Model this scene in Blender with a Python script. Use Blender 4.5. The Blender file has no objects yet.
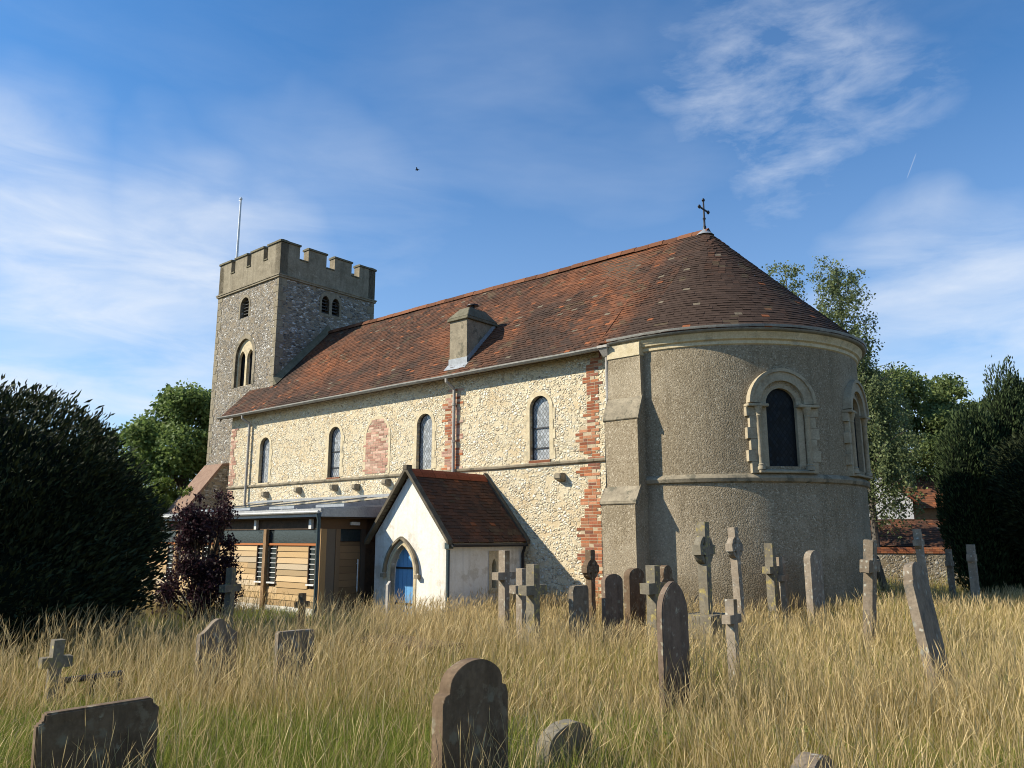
import bpy, bmesh, math, random
import numpy as np
from mathutils import Vector, Matrix, noise
from mathutils.geometry import tessellate_polygon
R_ = math.radians
PI = math.pi
random.seed(7)
RNG = np.random.default_rng(11)
scene = bpy.context.scene
COL = scene.collection

# ------------------------------------------------------------------ camera
cam_d = bpy.data.cameras.new('camera')
cam = bpy.data.objects.new('camera', cam_d)
COL.objects.link(cam)
cam_d.sensor_width = 36.0
cam_d.lens = 36.0 * 790.0 / 1024.0
cam_d.clip_start = 0.05
cam_d.clip_end = 6000
EYE = 1.65
cam.location = (0, 0, EYE)
cam.rotation_euler = (R_(90 + 11.03), 0, 0)
scene.camera = cam

# ------------------------------------------------------------------ sun, sky, exposure
SUN = Vector((-0.8274, -0.0456, 0.5597)).normalized()      # towards the sun
EL = math.asin(SUN.z)
sun_d = bpy.data.lights.new('sun', 'SUN')
sun_d.energy = 5.0
sun_d.angle = R_(0.5)
sun_d.color = (1.0, 0.925, 0.77)
sun = bpy.data.objects.new('sun', sun_d)
COL.objects.link(sun)
sun.rotation_euler = (-SUN).to_track_quat('-Z', 'Y').to_euler()
sun.location = (-30, -5, 30)

world = bpy.data.worlds.new('World')
scene.world = world
world.use_nodes = True
vs = scene.view_settings
vs.view_transform = 'Standard'
vs.look = 'None'
vs.exposure = 0.56
vs.gamma = 1.0
vs.use_curve_mapping = False
SKY_STRENGTH = 0.088
scene.cycles.filter_width = 1.0


class NT:
    """a few shortcuts for building node trees"""
    def __init__(self, tree):
        self.t = tree
        tree.nodes.clear()

    def n(self, typ, props=None, **ins):
        nd = self.t.nodes.new(typ)
        for k, v in (props or {}).items():
            setattr(nd, k, v)
        for k, v in ins.items():
            key = int(k[1:]) if k[0] == 'i' and k[1:].isdigit() else k.replace('_', ' ')
            self.set(nd.inputs[key], v)
        return nd

    def set(self, sock, v):
        if isinstance(v, bpy.types.NodeSocket):
            self.t.links.new(v, sock)
        elif isinstance(v, bpy.types.Node):
            self.t.links.new(v.outputs[0], sock)
        else:
            if sock.type == 'RGBA' and len(v) == 3:
                v = (*v, 1)
            sock.default_value = v

    def math(self, op, a, b=0.0, c=None, clamp=False):
        nd = self.t.nodes.new('ShaderNodeMath')
        nd.operation = op
        nd.use_clamp = clamp
        self.set(nd.inputs[0], a)
        self.set(nd.inputs[1], b)
        if c is not None:
            self.set(nd.inputs[2], c)
        return nd.outputs[0]

    def vmath(self, op, a, b=None):
        nd = self.t.nodes.new('ShaderNodeVectorMath')
        nd.operation = op
        self.set(nd.inputs[0], a)
        if b is not None:
            self.set(nd.inputs[1], b)
        return nd

    def mix(self, fac, a, b, blend='MIX'):
        nd = self.t.nodes.new('ShaderNodeMix')
        nd.data_type = 'RGBA'
        nd.blend_type = blend
        self.set(nd.inputs[0], fac)
        self.set(nd.inputs[6], a)
        self.set(nd.inputs[7], b)
        return nd.outputs[2]

    def ramp(self, fac, stops, interp='LINEAR'):
        nd = self.t.nodes.new('ShaderNodeValToRGB')
        nd.color_ramp.interpolation = interp
        el = nd.color_ramp.elements
        while len(el) < len(stops):
            el.new(0.5)
        for e, (p, c) in zip(el, stops):
            e.position = p
            e.color = (c, c, c, 1) if isinstance(c, (int, float)) else (*c, 1)
        self.set(nd.inputs[0], fac)
        return nd.outputs[0]

    def noise(self, vec, scale, detail=4, rough=0.55, dist=0.0):
        nd = self.n('ShaderNodeTexNoise', None, Scale=scale, Detail=detail, Roughness=rough, Distortion=dist)
        if vec is not None:
            self.set(nd.inputs['Vector'], vec)
        return nd

    def mapping(self, vec, loc=(0, 0, 0), rot=(0, 0, 0), scale=(1, 1, 1)):
        return self.n('ShaderNodeMapping', None, Vector=vec, Location=loc, Rotation=rot, Scale=scale).outputs[0]


def px_dir(u, v):
    """direction in the sky that a point of the photograph looks at (for placing clouds in the sky dome)"""
    p = R_(11.03)
    f = 790.0
    d = Vector((u - 512, f * math.cos(p) - (384 - v) * math.sin(p), f * math.sin(p) + (384 - v) * math.cos(p)))
    return d.normalized()


def build_world():
    N = NT(world.node_tree)
    tc = N.n('ShaderNodeTexCoord').outputs['Generated']
    sky = N.n('ShaderNodeTexSky', dict(sky_type='NISHITA', sun_disc=False, sun_elevation=EL,
                                       sun_rotation=math.atan2(SUN.x, SUN.y), altitude=60.0,
                                       air_density=1.0, dust_density=0.5, ozone_density=3.0)).outputs[0]
    sky = N.mix(1.0, sky, (0.58, 1.06, 1.38), 'MULTIPLY')
    sep = N.n('ShaderNodeSeparateXYZ', None, Vector=tc)
    z = N.math('MAXIMUM', sep.outputs[2], 0.0)
    zz = N.math('ADD', z, 0.16)
    cx = N.math('DIVIDE', sep.outputs[0], zz)
    cy = N.math('DIVIDE', sep.outputs[1], zz)
    plane = N.n('ShaderNodeCombineXYZ', None, X=cx, Y=cy).outputs[0]

    wob = N.noise(tc, 2.6, 4, 0.55).outputs['Color']
    wv = N.vmath('SCALE', N.vmath('SUBTRACT', wob, (0.5, 0.5, 0.5)).outputs[0])
    wv.inputs[3].default_value = 0.30
    warped = N.vmath('NORMALIZE', N.vmath('ADD', tc, wv.outputs[0]).outputs[0]).outputs[0]

    def lobe(u, v, inner, outer):
        d = px_dir(u, v)
        dot = N.vmath('DOT_PRODUCT', warped, tuple(d)).outputs['Value']
        mr = N.n('ShaderNodeMapRange', dict(interpolation_type='SMOOTHSTEP'), Value=dot)
        mr.inputs[1].default_value = math.cos(R_(outer))
        mr.inputs[2].default_value = math.cos(R_(inner))
        return mr.outputs[0]
    # thin streaky cirrus: noise in the directions of the dome, drawn out along slanting bands
    nrmd = N.vmath('NORMALIZE', tc).outputs[0]
    m1 = N.mapping(nrmd, rot=(0, R_(-24), 0), scale=(1.5, 1.5, 5.0))
    n1 = N.noise(m1, 1.3, 5, 0.52, 0.35).outputs[0]
    m2 = N.mapping(nrmd, loc=(3.1, 1.7, 0), rot=(0, R_(-33), 0), scale=(2.0, 2.0, 7.5))
    n2 = N.noise(m2, 2.6, 7, 0.60, 0.5).outputs[0]
    broad = N.ramp(n1, [(0.36, 0.0), (0.68, 1.0)])
    fine = N.ramp(n2, [(0.36, 0.0), (0.72, 1.0)])
    left = N.math('MAXIMUM', lobe(10, 305, 0.2, 15.5), lobe(200, 330, 0.2, 15))
    left = N.math('MAXIMUM', left, lobe(-40, 430, 3, 17))
    left2 = N.math('MULTIPLY', lobe(330, 250, 0.5, 13), 0.3)
    right = N.math('MULTIPLY', lobe(965, 350, 1, 12.5), 0.95)
    bank = N.math('MAXIMUM', N.math('MULTIPLY', left, 1.15), N.math('MAXIMUM', right, left2))
    bank = N.math('MULTIPLY', bank, N.math('ADD', N.math('ADD', N.math('MULTIPLY', broad, 0.62), N.math('MULTIPLY', fine, 0.42)), 0.16), clamp=True)
    m3 = N.mapping(nrmd, loc=(0.4, 7.2, 0.3), rot=(0, R_(-60), 0), scale=(2.6, 2.6, 7.0))
    n3 = N.noise(m3, 4.2, 9, 0.62, 0.28).outputs[0]
    wisp = N.ramp(n3, [(0.40, 0.0), (0.74, 1.0)])
    tuft = N.math('MAXIMUM', lobe(785, 85, 0.2, 8.5), N.math('MULTIPLY', lobe(850, 95, 0.2, 6.5), 0.75))
    tuft = N.math('MAXIMUM', tuft, N.math('MULTIPLY', lobe(800, 160, 0.3, 4.5), 0.7))
    tuft = N.math('MAXIMUM', tuft, N.math('MULTIPLY', lobe(690, 75, 0.3, 4.0), 0.7))
    tuft = N.math('MULTIPLY', tuft, N.math('ADD', N.math('MULTIPLY', wisp, 1.0), 0.10))
    veil = N.math('MULTIPLY', N.math('MULTIPLY', lobe(560, 240, 4, 20), broad), 0.22)
    faint = N.math('MULTIPLY', N.math('MULTIPLY', broad, fine), 0.06)
    mask = N.math('MAXIMUM', N.math('MAXIMUM', bank, N.math('MULTIPLY', tuft, 0.46)), N.math('ADD', veil, faint))
    haze = N.ramp(z, [(0.0, 0.72), (0.10, 0.46), (0.28, 0.15), (0.5, 0.0)])
    mask = N.math('MAXIMUM', N.math('MULTIPLY', mask, 0.86), haze)
    # short contrail: close to the great circle through two points, between both of them
    d1, d2 = px_dir(906, 181), px_dir(917, 151)
    nrm = d1.cross(d2).normalized()
    mid = (d1 + d2).normalized()
    nd = N.vmath('NORMALIZE', tc).outputs[0]
    off = N.math('ABSOLUTE', N.vmath('DOT_PRODUCT', nd, tuple(nrm)).outputs['Value'])
    a = N.math('SUBTRACT', 1.0, N.math('MULTIPLY', off, 900.0), clamp=True)
    half = math.acos(d1.dot(d2)) / 2
    along = N.n('ShaderNodeMapRange', dict(interpolation_type='SMOOTHSTEP'), Value=N.vmath('DOT_PRODUCT', nd, tuple(mid)).outputs['Value'])
    along.inputs[1].default_value = math.cos(half * 1.05)
    along.inputs[2].default_value = math.cos(half * 0.5)
    mask = N.math('MAXIMUM', mask, N.math('MULTIPLY', N.math('MULTIPLY', a, along.outputs[0]), 0.30))
    s = 0.78 / SKY_STRENGTH
    col = N.mix(mask, sky, (0.76 * s, 0.81 * s, 0.88 * s))
    bg = N.n('ShaderNodeBackground', None, Color=col, Strength=SKY_STRENGTH)
    out = N.n('ShaderNodeOutputWorld')
    N.t.links.new(bg.outputs[0], out.inputs[0])


build_world()

# ------------------------------------------------------------------ materials


def new_mat(name):
    m = bpy.data.materials.new(name)
    m.use_nodes = True
    return m, NT(m.node_tree)


def finish(N, color, rough=0.85, height=None, bump=0.4, dist=0.02, spec=0.3, **extra):
    b = N.n('ShaderNodeBsdfPrincipled', None, Base_Color=color, Roughness=rough)
    b.inputs['Specular IOR Level'].default_value = spec
    for k, v in extra.items():
        N.set(b.inputs[k.replace('_', ' ')], v)
    if height is not None:
        bp = N.n('ShaderNodeBump', None, Strength=bump, Distance=dist, Height=height)
        N.t.links.new(bp.outputs[0], b.inputs['Normal'])
    o = N.n('ShaderNodeOutputMaterial')
    N.t.links.new(b.outputs[0], o.inputs[0])
    return b


def objco(N):
    return N.n('ShaderNodeTexCoord').outputs['Object']


def mat_flint(name, mortar, stops, size=9.0, edge=(0.05, 0.16), mortar_share=0.0, bump=0.9, stain=0.25, pale=None):
    m, N = new_mat(name)
    co = objco(N)
    wob = N.noise(co, 7.0, 3, 0.5)
    wv = N.vmath('SCALE', N.vmath('SUBTRACT', wob.outputs['Color'], (0.5, 0.5, 0.5)).outputs[0])
    wv.inputs[3].default_value = 0.09
    co2 = N.vmath('ADD', co, wv.outputs[0]).outputs[0]
    mp = N.mapping(co2, scale=(1.0, 0.6, 1.35))
    v1 = N.n('ShaderNodeTexVoronoi', dict(feature='F1'), Vector=mp, Scale=size, Randomness=0.95)
    ve = N.n('ShaderNodeTexVoronoi', dict(feature='DISTANCE_TO_EDGE'), Vector=mp, Scale=size, Randomness=0.95)
    sepc = N.n('ShaderNodeSeparateColor', None, Color=v1.outputs['Color'])
    fl = N.ramp(sepc.outputs[0], stops)
    fn = N.noise(co, 60.0, 3, 0.6)
    fl = N.mix(0.35, fl, N.ramp(fn.outputs[0], [(0.3, 0.12), (0.7, 0.75)]), 'OVERLAY')
    big = N.noise(co, 0.9, 5, 0.6)
    is_flint = N.ramp(ve.outputs['Distance'], [(edge[0], 0.0), (edge[1], 1.0)])
    cellm = N.ramp(N.math('ADD', sepc.outputs[1], N.math('MULTIPLY', N.math('SUBTRACT', big.outputs[0], 0.5), 0.9)),
                   [(max(0.0, mortar_share - 0.03), 0.0), (mortar_share + 0.03, 1.0)])
    fac = N.math('MULTIPLY', is_flint, cellm)
    mn = N.noise(co, 26.0, 5, 0.65)
    mcol = N.mix(N.ramp(mn.outputs[0], [(0.3, 0.0), (0.75, 1.0)]), tuple(c * 0.72 for c in mortar), tuple(min(1, c * 1.12) for c in mortar))
    mv = N.noise(N.mapping(co, loc=(1.7, 5.1, 2.2)), 1.7, 6, 0.7)
    mcol = N.mix(N.ramp(mv.outputs[0], [(0.42, 0.0), (0.62, 0.7)]), mcol, (mortar[0] * .80, mortar[1] * .70, mortar[2] * .58))
    smear = N.noise(N.mapping(co, loc=(8.7, 2.1, 4.2)), 3.2, 6, 0.75)
    fac = N.math('MULTIPLY', fac, N.ramp(smear.outputs[0], [(0.36, 0.15), (0.50, 1.0)]))
    col = N.mix(fac, mcol, fl)
    st = N.noise(co, 0.55, 6, 0.62)
    col = N.mix(N.math('MULTIPLY', N.ramp(st.outputs[0], [(0.45, 0.0), (0.75, 1.0)]), stain), col, tuple(c * 0.45 for c in mortar))
    dome = N.ramp(ve.outputs['Distance'], [(0.0, 0.0), (0.12, 0.6), (0.35, 1.0)])
    h = N.math('ADD', N.math('MULTIPLY', dome, fac), N.math('MULTIPLY', mn.outputs[0], 0.45))
    finish(N, col, N.mix(fac, (0.95,) * 3, (0.6,) * 3), h, bump, 0.035, 0.25)
    return m


def mat_pebble(name, c1, c2, c3):
    m, N = new_mat(name)
    co = objco(N)
    v = N.n('ShaderNodeTexVoronoi', dict(feature='F1'), Vector=co, Scale=40.0)
    s = N.n('ShaderNodeSeparateColor', None, Color=v.outputs['Color'])
    col = N.ramp(s.outputs[0], [(0.0, c1), (0.5, c2), (0.85, c2), (0.95, c3)])
    big = N.noise(co, 0.8, 5, 0.6)
    drip = N.noise(N.mapping(co, scale=(3.0, 3.0, 0.25)), 1.6, 4, 0.6)
    col = N.mix(N.ramp(big.outputs[0], [(0.35, 0.0), (0.75, 0.45)]), col, c1)
    col = N.mix(N.ramp(drip.outputs[0], [(0.5, 0.0), (0.8, 0.5)]), col, tuple(c * 0.55 for c in c1))
    patch = N.noise(N.mapping(co, loc=(3.3, 1.1, 0.4)), 0.45, 4, 0.7)
    col = N.mix(N.ramp(patch.outputs[0], [(0.52, 0.0), (0.62, 0.30)]), col, c3)
    # damp rising from the ground and running down below the ledge
    zz = N.n('ShaderNodeSeparateXYZ', None, Vector=co).outputs[2]
    ragged = N.math('ADD', zz, N.math('MULTIPLY', N.math('SUBTRACT', drip.outputs[0], 0.5), 2.6))
    damp = N.ramp(N.math('MULTIPLY', ragged, 0.5), [(0.05, 0.55), (0.55, 0.0)])
    col = N.mix(damp, col, (c1[0] * .55, c1[1] * .58, c1[2] * .55))
    h = N.math('SUBTRACT', 1.0, v.outputs['Distance'])
    finish(N, col, 0.95, h, 0.7, 0.010, 0.15)
    return m


def mat_noise(name, c1, c2, scale=8.0, rough=0.9, bump=0.3, dist=0.01, spots=None, c3=None, spec=0.25, drip=0.0, metallic=0.0, lichen=None):
    m, N = new_mat(name)
    co = objco(N)
    n1 = N.noise(co, scale, 7, 0.65)
    n2 = N.noise(co, scale * 6, 4, 0.6)
    col = N.mix(N.ramp(n1.outputs[0], [(0.3, 0.0), (0.72, 1.0)]), c1, c2)
    col = N.mix(0.25, col, N.ramp(n2.outputs[0], [(0.3, 0.15), (0.7, 0.8)]), 'OVERLAY')
    if spots:
        n3 = N.noise(N.mapping(co, loc=(4.2, 1.3, 8.8)), spots[1], 5, 0.7)
        col = N.mix(N.ramp(n3.outputs[0], [(spots[2], 0.0), (spots[2] + 0.08, spots[3])]), col, spots[0])
    if c3:
        n4 = N.noise(N.mapping(co, loc=(9.2, 3.3, 1.8)), scale * 0.6, 5, 0.6)
        col = N.mix(N.ramp(n4.outputs[0], [(0.5, 0.0), (0.7, 0.8)]), col, c3)
    if drip:
        n5 = N.noise(N.mapping(co, scale=(5, 5, 0.35)), 1.5, 5, 0.6)
        col = N.mix(N.ramp(n5.outputs[0], [(0.5, 0.0), (0.78, drip)]), col, tuple(c * 0.35 for c in c1))
    if lichen:
        wobl = N.vmath('SCALE', N.noise(co, 22.0, 4, 0.6).outputs['Color'])
        wobl.inputs[3].default_value = 0.07
        for sc_, lc in ((9.0, lichen), (17.0, tuple(min(1, c * 1.5) for c in lichen))):
            lv_ = N.n('ShaderNodeTexVoronoi', dict(feature='F1'), Vector=N.vmath('ADD', co, wobl.outputs[0]).outputs[0], Scale=sc_)
            on = N.math('GREATER_THAN', N.n('ShaderNodeSeparateColor', None, Color=lv_.outputs['Color']).outputs[0], 0.78)
            blot = N.math('MULTIPLY', N.ramp(lv_.outputs['Distance'], [(0.22, 0.6), (0.36, 0.0)]), on)
            col = N.mix(blot, col, lc)
    h = N.math('ADD', n1.outputs[0], N.math('MULTIPLY', n2.outputs[0], 0.6))
    finish(N, col, rough, h, bump, dist, spec, Metallic=metallic)
    return m


def mat_attr(name, rough=0.9, grain=None, bump=0.3, dist=0.006, spec=0.2, mult=1.0):
    """colour comes from the mesh's own per-piece colour (tile by tile, brick by brick, board by board)"""
    m, N = new_mat(name)
    a = N.n('ShaderNodeAttribute', dict(attribute_name='Col')).outputs['Color']
    co = objco(N)
    n = N.noise(N.mapping(co, scale=grain or (1, 1, 1)), 30.0, 5, 0.65)
    col = N.mix(0.45, a, N.ramp(n.outputs[0], [(0.28, 0.18), (0.72, 0.78)]), 'OVERLAY')
    finish(N, col, rough, n.outputs[0], bump, dist, spec)
    return m


def mat_leaf(name, trans=0.3, rough=0.6, spec=0.25):
    m, N = new_mat(name)
    a = N.n('ShaderNodeAttribute', dict(attribute_name='Col')).outputs['Color']
    d = N.n('ShaderNodeBsdfPrincipled', None, Base_Color=a, Roughness=rough)
    d.inputs['Specular IOR Level'].default_value = spec
    t = N.n('ShaderNodeBsdfTranslucent', None, Color=a)
    mx = N.n('ShaderNodeMixShader', None, Fac=trans)
    N.t.links.new(d.outputs[0], mx.inputs[1])
    N.t.links.new(t.outputs[0], mx.inputs[2])
    o = N.n('ShaderNodeOutputMaterial')
    N.t.links.new(mx.outputs[0], o.inputs[0])
    return m


def mat_plain(name, c, rough=0.5, metallic=0.0, spec=0.4):
    m, N = new_mat(name)
    co = objco(N)
    n = N.noise(co, 18.0, 5, 0.6)
    col = N.mix(N.ramp(n.outputs[0], [(0.3, 0.0), (0.75, 1.0)]), tuple(x * 0.75 for x in c), tuple(min(1, x * 1.15) for x in c))
    finish(N, col, N.math('ADD', rough, N.math('MULTIPLY', N.math('SUBTRACT', n.outputs[0], 0.5), 0.2)), n.outputs[0], 0.15, 0.004, spec, Metallic=metallic)
    return m


def mat_leaded(name, base, lead, step=0.085, spec=0.6, rough=0.18):
    """leaded lights: small diamond quarries, each set at its own slight tilt"""
    m, N = new_mat(name)
    uv = N.n('ShaderNodeUVMap').outputs[0]
    sp = N.n('ShaderNodeSeparateXYZ', None, Vector=uv)
    x = sp.outputs[0]
    y = N.math('MULTIPLY', sp.outputs[1], 0.72)
    p = N.math('DIVIDE', N.math('ADD', x, y), step)
    q = N.math('DIVIDE', N.math('SUBTRACT', x, y), step)

    def line(t):
        fr = N.math('FRACT', t)
        return N.math('LESS_THAN', N.math('MINIMUM', fr, N.math('SUBTRACT', 1.0, fr)), 0.085)
    ln = N.math('MAXIMUM', line(p), line(q))
    cell = N.n('ShaderNodeCombineXYZ', None, X=N.math('FLOOR', p), Y=N.math('FLOOR', q)).outputs[0]
    wn = N.n('ShaderNodeTexWhiteNoise', dict(noise_dimensions='3D'), Vector=cell)
    gcol = N.mix(wn.outputs['Value'], tuple(c * 0.6 for c in base), tuple(c * 1.4 for c in base))
    col = N.mix(ln, gcol, lead)
    b = N.n('ShaderNodeBsdfPrincipled', None, Base_Color=col, Roughness=N.math('ADD', rough, N.math('MULTIPLY', ln, 0.4)))
    b.inputs['Specular IOR Level'].default_value = spec
    geo = N.n('ShaderNodeNewGeometry').outputs['Normal']
    tilt = N.vmath('SCALE', N.vmath('SUBTRACT', wn.outputs['Color'], (0.5, 0.5, 0.5)).outputs[0])
    tilt.inputs[3].default_value = 0.16
    nn = N.vmath('NORMALIZE', N.vmath('ADD', geo, tilt.outputs[0]).outputs[0]).outputs[0]
    N.t.links.new(nn, b.inputs['Normal'])
    o = N.n('ShaderNodeOutputMaterial')
    N.t.links.new(b.outputs[0], o.inputs[0])
    return m


M = {}
M['flint'] = mat_flint('cream_flint', (0.71, 0.60, 0.41), [(0.0, (0.30, 0.24, 0.17)), (0.12, (0.54, 0.45, 0.30)), (0.45, (0.68, 0.60, 0.44)), (0.85, (0.80, 0.75, 0.63)), (1.0, (0.40, 0.35, 0.28))],
                       11.5, (0.03, 0.15), 0.16, 0.9, 0.20)
M['flint_tower'] = mat_flint('grey_flint', (0.33, 0.28, 0.21), [(0.0, (0.07, 0.065, 0.06)), (0.35, (0.20, 0.185, 0.165)), (0.6, (0.34, 0.31, 0.27)), (0.82, (0.70, 0.68, 0.64)), (1.0, (0.15, 0.14, 0.13))],
                             10.5, (0.04, 0.15), 0.10, 0.9, 0.30)
M['flint_garden'] = mat_flint('garden_flint', (0.34, 0.28, 0.19), [(0.0, (0.12, 0.10, 0.08)), (0.5, (0.35, 0.31, 0.25)), (1.0, (0.6, 0.57, 0.5))], 8.0)
M['pebble'] = mat_pebble('pebbledash', (0.185, 0.142, 0.090), (0.30, 0.242, 0.162), (0.44, 0.37, 0.27))
M['stone'] = mat_noise('dressed_stone', (0.50, 0.40, 0.24), (0.66, 0.56, 0.38), 5.0, 0.9, 0.35, 0.01, spots=((0.30, 0.26, 0.19), 3.0, 0.55, 0.6))
M['stone_dark'] = mat_noise('weathered_stone', (0.20, 0.165, 0.115), (0.36, 0.30, 0.21), 4.0, 0.92, 0.4, 0.012, spots=((0.09, 0.085, 0.06), 3.0, 0.53, 0.7))
M['stone_apse'] = mat_noise('window_stone', (0.29, 0.235, 0.155), (0.43, 0.36, 0.25), 5.0, 0.9, 0.35, 0.01, spots=((0.22, 0.17, 0.11), 2.5, 0.55, 0.6))
M['parapet'] = mat_noise('parapet_stone', (0.20, 0.165, 0.11), (0.33, 0.28, 0.20), 2.5, 0.92, 0.5, 0.015, spots=((0.48, 0.41, 0.30), 3.0, 0.62, 0.6), drip=0.5)
M['coping'] = mat_noise('mossy_coping', (0.105, 0.095, 0.058), (0.20, 0.175, 0.12), 5.0, 0.95, 0.5, 0.012)
M['verge'] = mat_noise('dark_verge', (0.075, 0.062, 0.042), (0.15, 0.125, 0.09), 5.0, 0.95, 0.5, 0.012)
M['brown_slope'] = mat_noise('buttress_weathering', (0.20, 0.12, 0.085), (0.30, 0.20, 0.14), 6.0, 0.95, 0.5, 0.012)
M['tile'] = mat_attr('clay_tile', 0.92, None, 0.35, 0.006, 0.15)
M['brick'] = mat_attr('red_brick', 0.92, None, 0.5, 0.006, 0.15)
M['mortar'] = mat_noise('brick_mortar', (0.40, 0.31, 0.20), (0.54, 0.44, 0.30), 14.0, 0.95)
M['board'] = mat_attr('oak_board', 0.8, (1.2, 8, 14), 0.35, 0.005, 0.2)
M['render'] = mat_noise('white_roughcast', (0.74, 0.69, 0.60), (0.84, 0.80, 0.72), 3.0, 0.95, 0.35, 0.01, spots=((0.50, 0.43, 0.32), 1.6, 0.55, 0.55), drip=0.40)
M['lead'] = mat_noise('lead_sheet', (0.22, 0.235, 0.25), (0.34, 0.36, 0.38), 3.0, 0.55, 0.15, 0.006, spec=0.5, drip=0.3)
M['zinc'] = mat_noise('grey_metal', (0.30, 0.30, 0.29), (0.42, 0.41, 0.39), 4.0, 0.5, 0.15, 0.005, spec=0.5)
M['gutter'] = mat_noise('painted_gutter', (0.19, 0.18, 0.155), (0.30, 0.285, 0.25), 5.0, 0.6, 0.2, 0.004, drip=0.4)
M['pipe_pale'] = mat_noise('pale_pipe', (0.30, 0.27, 0.235), (0.44, 0.405, 0.355), 6.0, 0.6, 0.2, 0.004, drip=0.4)
M['pipe_dark'] = mat_plain('dark_pipe', (0.045, 0.07, 0.075), 0.45)
M['iron'] = mat_plain('wrought_iron', (0.03, 0.03, 0.034), 0.5, 0.3)
M['pole'] = mat_plain('white_pole', (0.72, 0.73, 0.74), 0.4)
M['blue'] = mat_attr('blue_door_paint', 0.5, (6, 6, 0.7), 0.2, 0.004, 0.4)
M['dark'] = mat_plain('dark_interior', (0.012, 0.012, 0.014), 0.8)
M['dark_wood'] = mat_noise('dark_stained_wood', (0.055, 0.035, 0.022), (0.11, 0.068, 0.04), 6.0, 0.8)
M['mid_wood'] = mat_noise('brown_wood', (0.20, 0.12, 0.06), (0.32, 0.20, 0.10), 6.0, 0.8)
M['white'] = mat_plain('white_paint', (0.74, 0.73, 0.70), 0.6)
M['glass_dark'] = mat_leaded('dark_leaded_glass', (0.007, 0.009, 0.011), (0.008, 0.008, 0.009), 0.10, 0.15, 0.35)
M['glass_lead'] = mat_leaded('leaded_glass', (0.31, 0.315, 0.315), (0.06, 0.06, 0.06), 0.10, 0.7, 0.22)
M['glass'] = mat_plain('window_glass', (0.035, 0.045, 0.047), 0.08, 0.0, 0.7)
M['louvre'] = mat_plain('slate_louvre', (0.09, 0.085, 0.08), 0.8)
M['hs_brown'] = mat_noise('headstone_brown', (0.13, 0.09, 0.062), (0.22, 0.155, 0.11), 5.0, 0.92, 0.5, 0.008, spots=((0.34, 0.31, 0.24), 7.0, 0.60, 0.6), drip=0.5, lichen=(0.27, 0.24, 0.17))
M['hs_grey'] = mat_noise('headstone_grey', (0.15, 0.112, 0.075), (0.28, 0.222, 0.16), 6.0, 0.92, 0.5, 0.008, spots=((0.10, 0.095, 0.08), 5.0, 0.54, 0.7), drip=0.4, lichen=(0.34, 0.33, 0.27))
M['hs_dark'] = mat_noise('headstone_dark', (0.10, 0.063, 0.036), (0.20, 0.135, 0.082), 5.0, 0.92, 0.6, 0.01, spots=((0.27, 0.21, 0.135), 9.0, 0.57, 0.5), drip=0.5, lichen=(0.22, 0.19, 0.13))
M['hs_pale'] = mat_noise('headstone_pale', (0.20, 0.155, 0.11), (0.36, 0.295, 0.22), 6.0, 0.9, 0.45, 0.008, spots=((0.20, 0.18, 0.15), 4.0, 0.55, 0.6), drip=0.45, lichen=(0.40, 0.38, 0.31))
M['hs_lichen'] = mat_noise('headstone_lichen', (0.13, 0.11, 0.08), (0.25, 0.215, 0.155), 6.0, 0.95, 0.5, 0.008, spots=((0.38, 0.29, 0.085), 6.0, 0.56, 0.7), drip=0.3, lichen=(0.34, 0.28, 0.10))
M['leaf'] = mat_leaf('foliage', 0.40, 0.6)
M['needle'] = mat_leaf('yew_needles', 0.08, 0.7, 0.15)
M['grass'] = mat_leaf('grass_blades', 0.35, 0.7, 0.15)
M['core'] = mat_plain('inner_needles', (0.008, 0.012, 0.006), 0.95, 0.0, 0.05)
M['bark'] = mat_noise('bark', (0.06, 0.045, 0.032), (0.13, 0.10, 0.075), 9.0, 0.95, 0.7, 0.03)
M['birch_bark'] = mat_noise('birch_bark', (0.06, 0.05, 0.04), (0.15, 0.135, 0.115), 4.0, 0.85, 0.4, 0.01, spots=((0.06, 0.05, 0.045), 6.0, 0.55, 0.8))


def mat_ground():
    m, N = new_mat('meadow_soil')
    co = N.n('ShaderNodeTexCoord').outputs['Object']
    a = N.noise(co, 0.6, 6, 0.65)
    b = N.noise(co, 14.0, 5, 0.7)
    col = N.mix(N.ramp(a.outputs[0], [(0.35, 0.0), (0.65, 1.0)]), (0.16, 0.115, 0.05), (0.085, 0.095, 0.028))
    col = N.mix(0.5, col, N.ramp(b.outputs[0], [(0.3, 0.1), (0.7, 0.8)]), 'OVERLAY')
    finish(N, col, 1.0, b.outputs[0], 0.8, 0.05, 0.1)
    return m


M['ground'] = mat_ground()

# ------------------------------------------------------------------ mesh helpers


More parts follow.
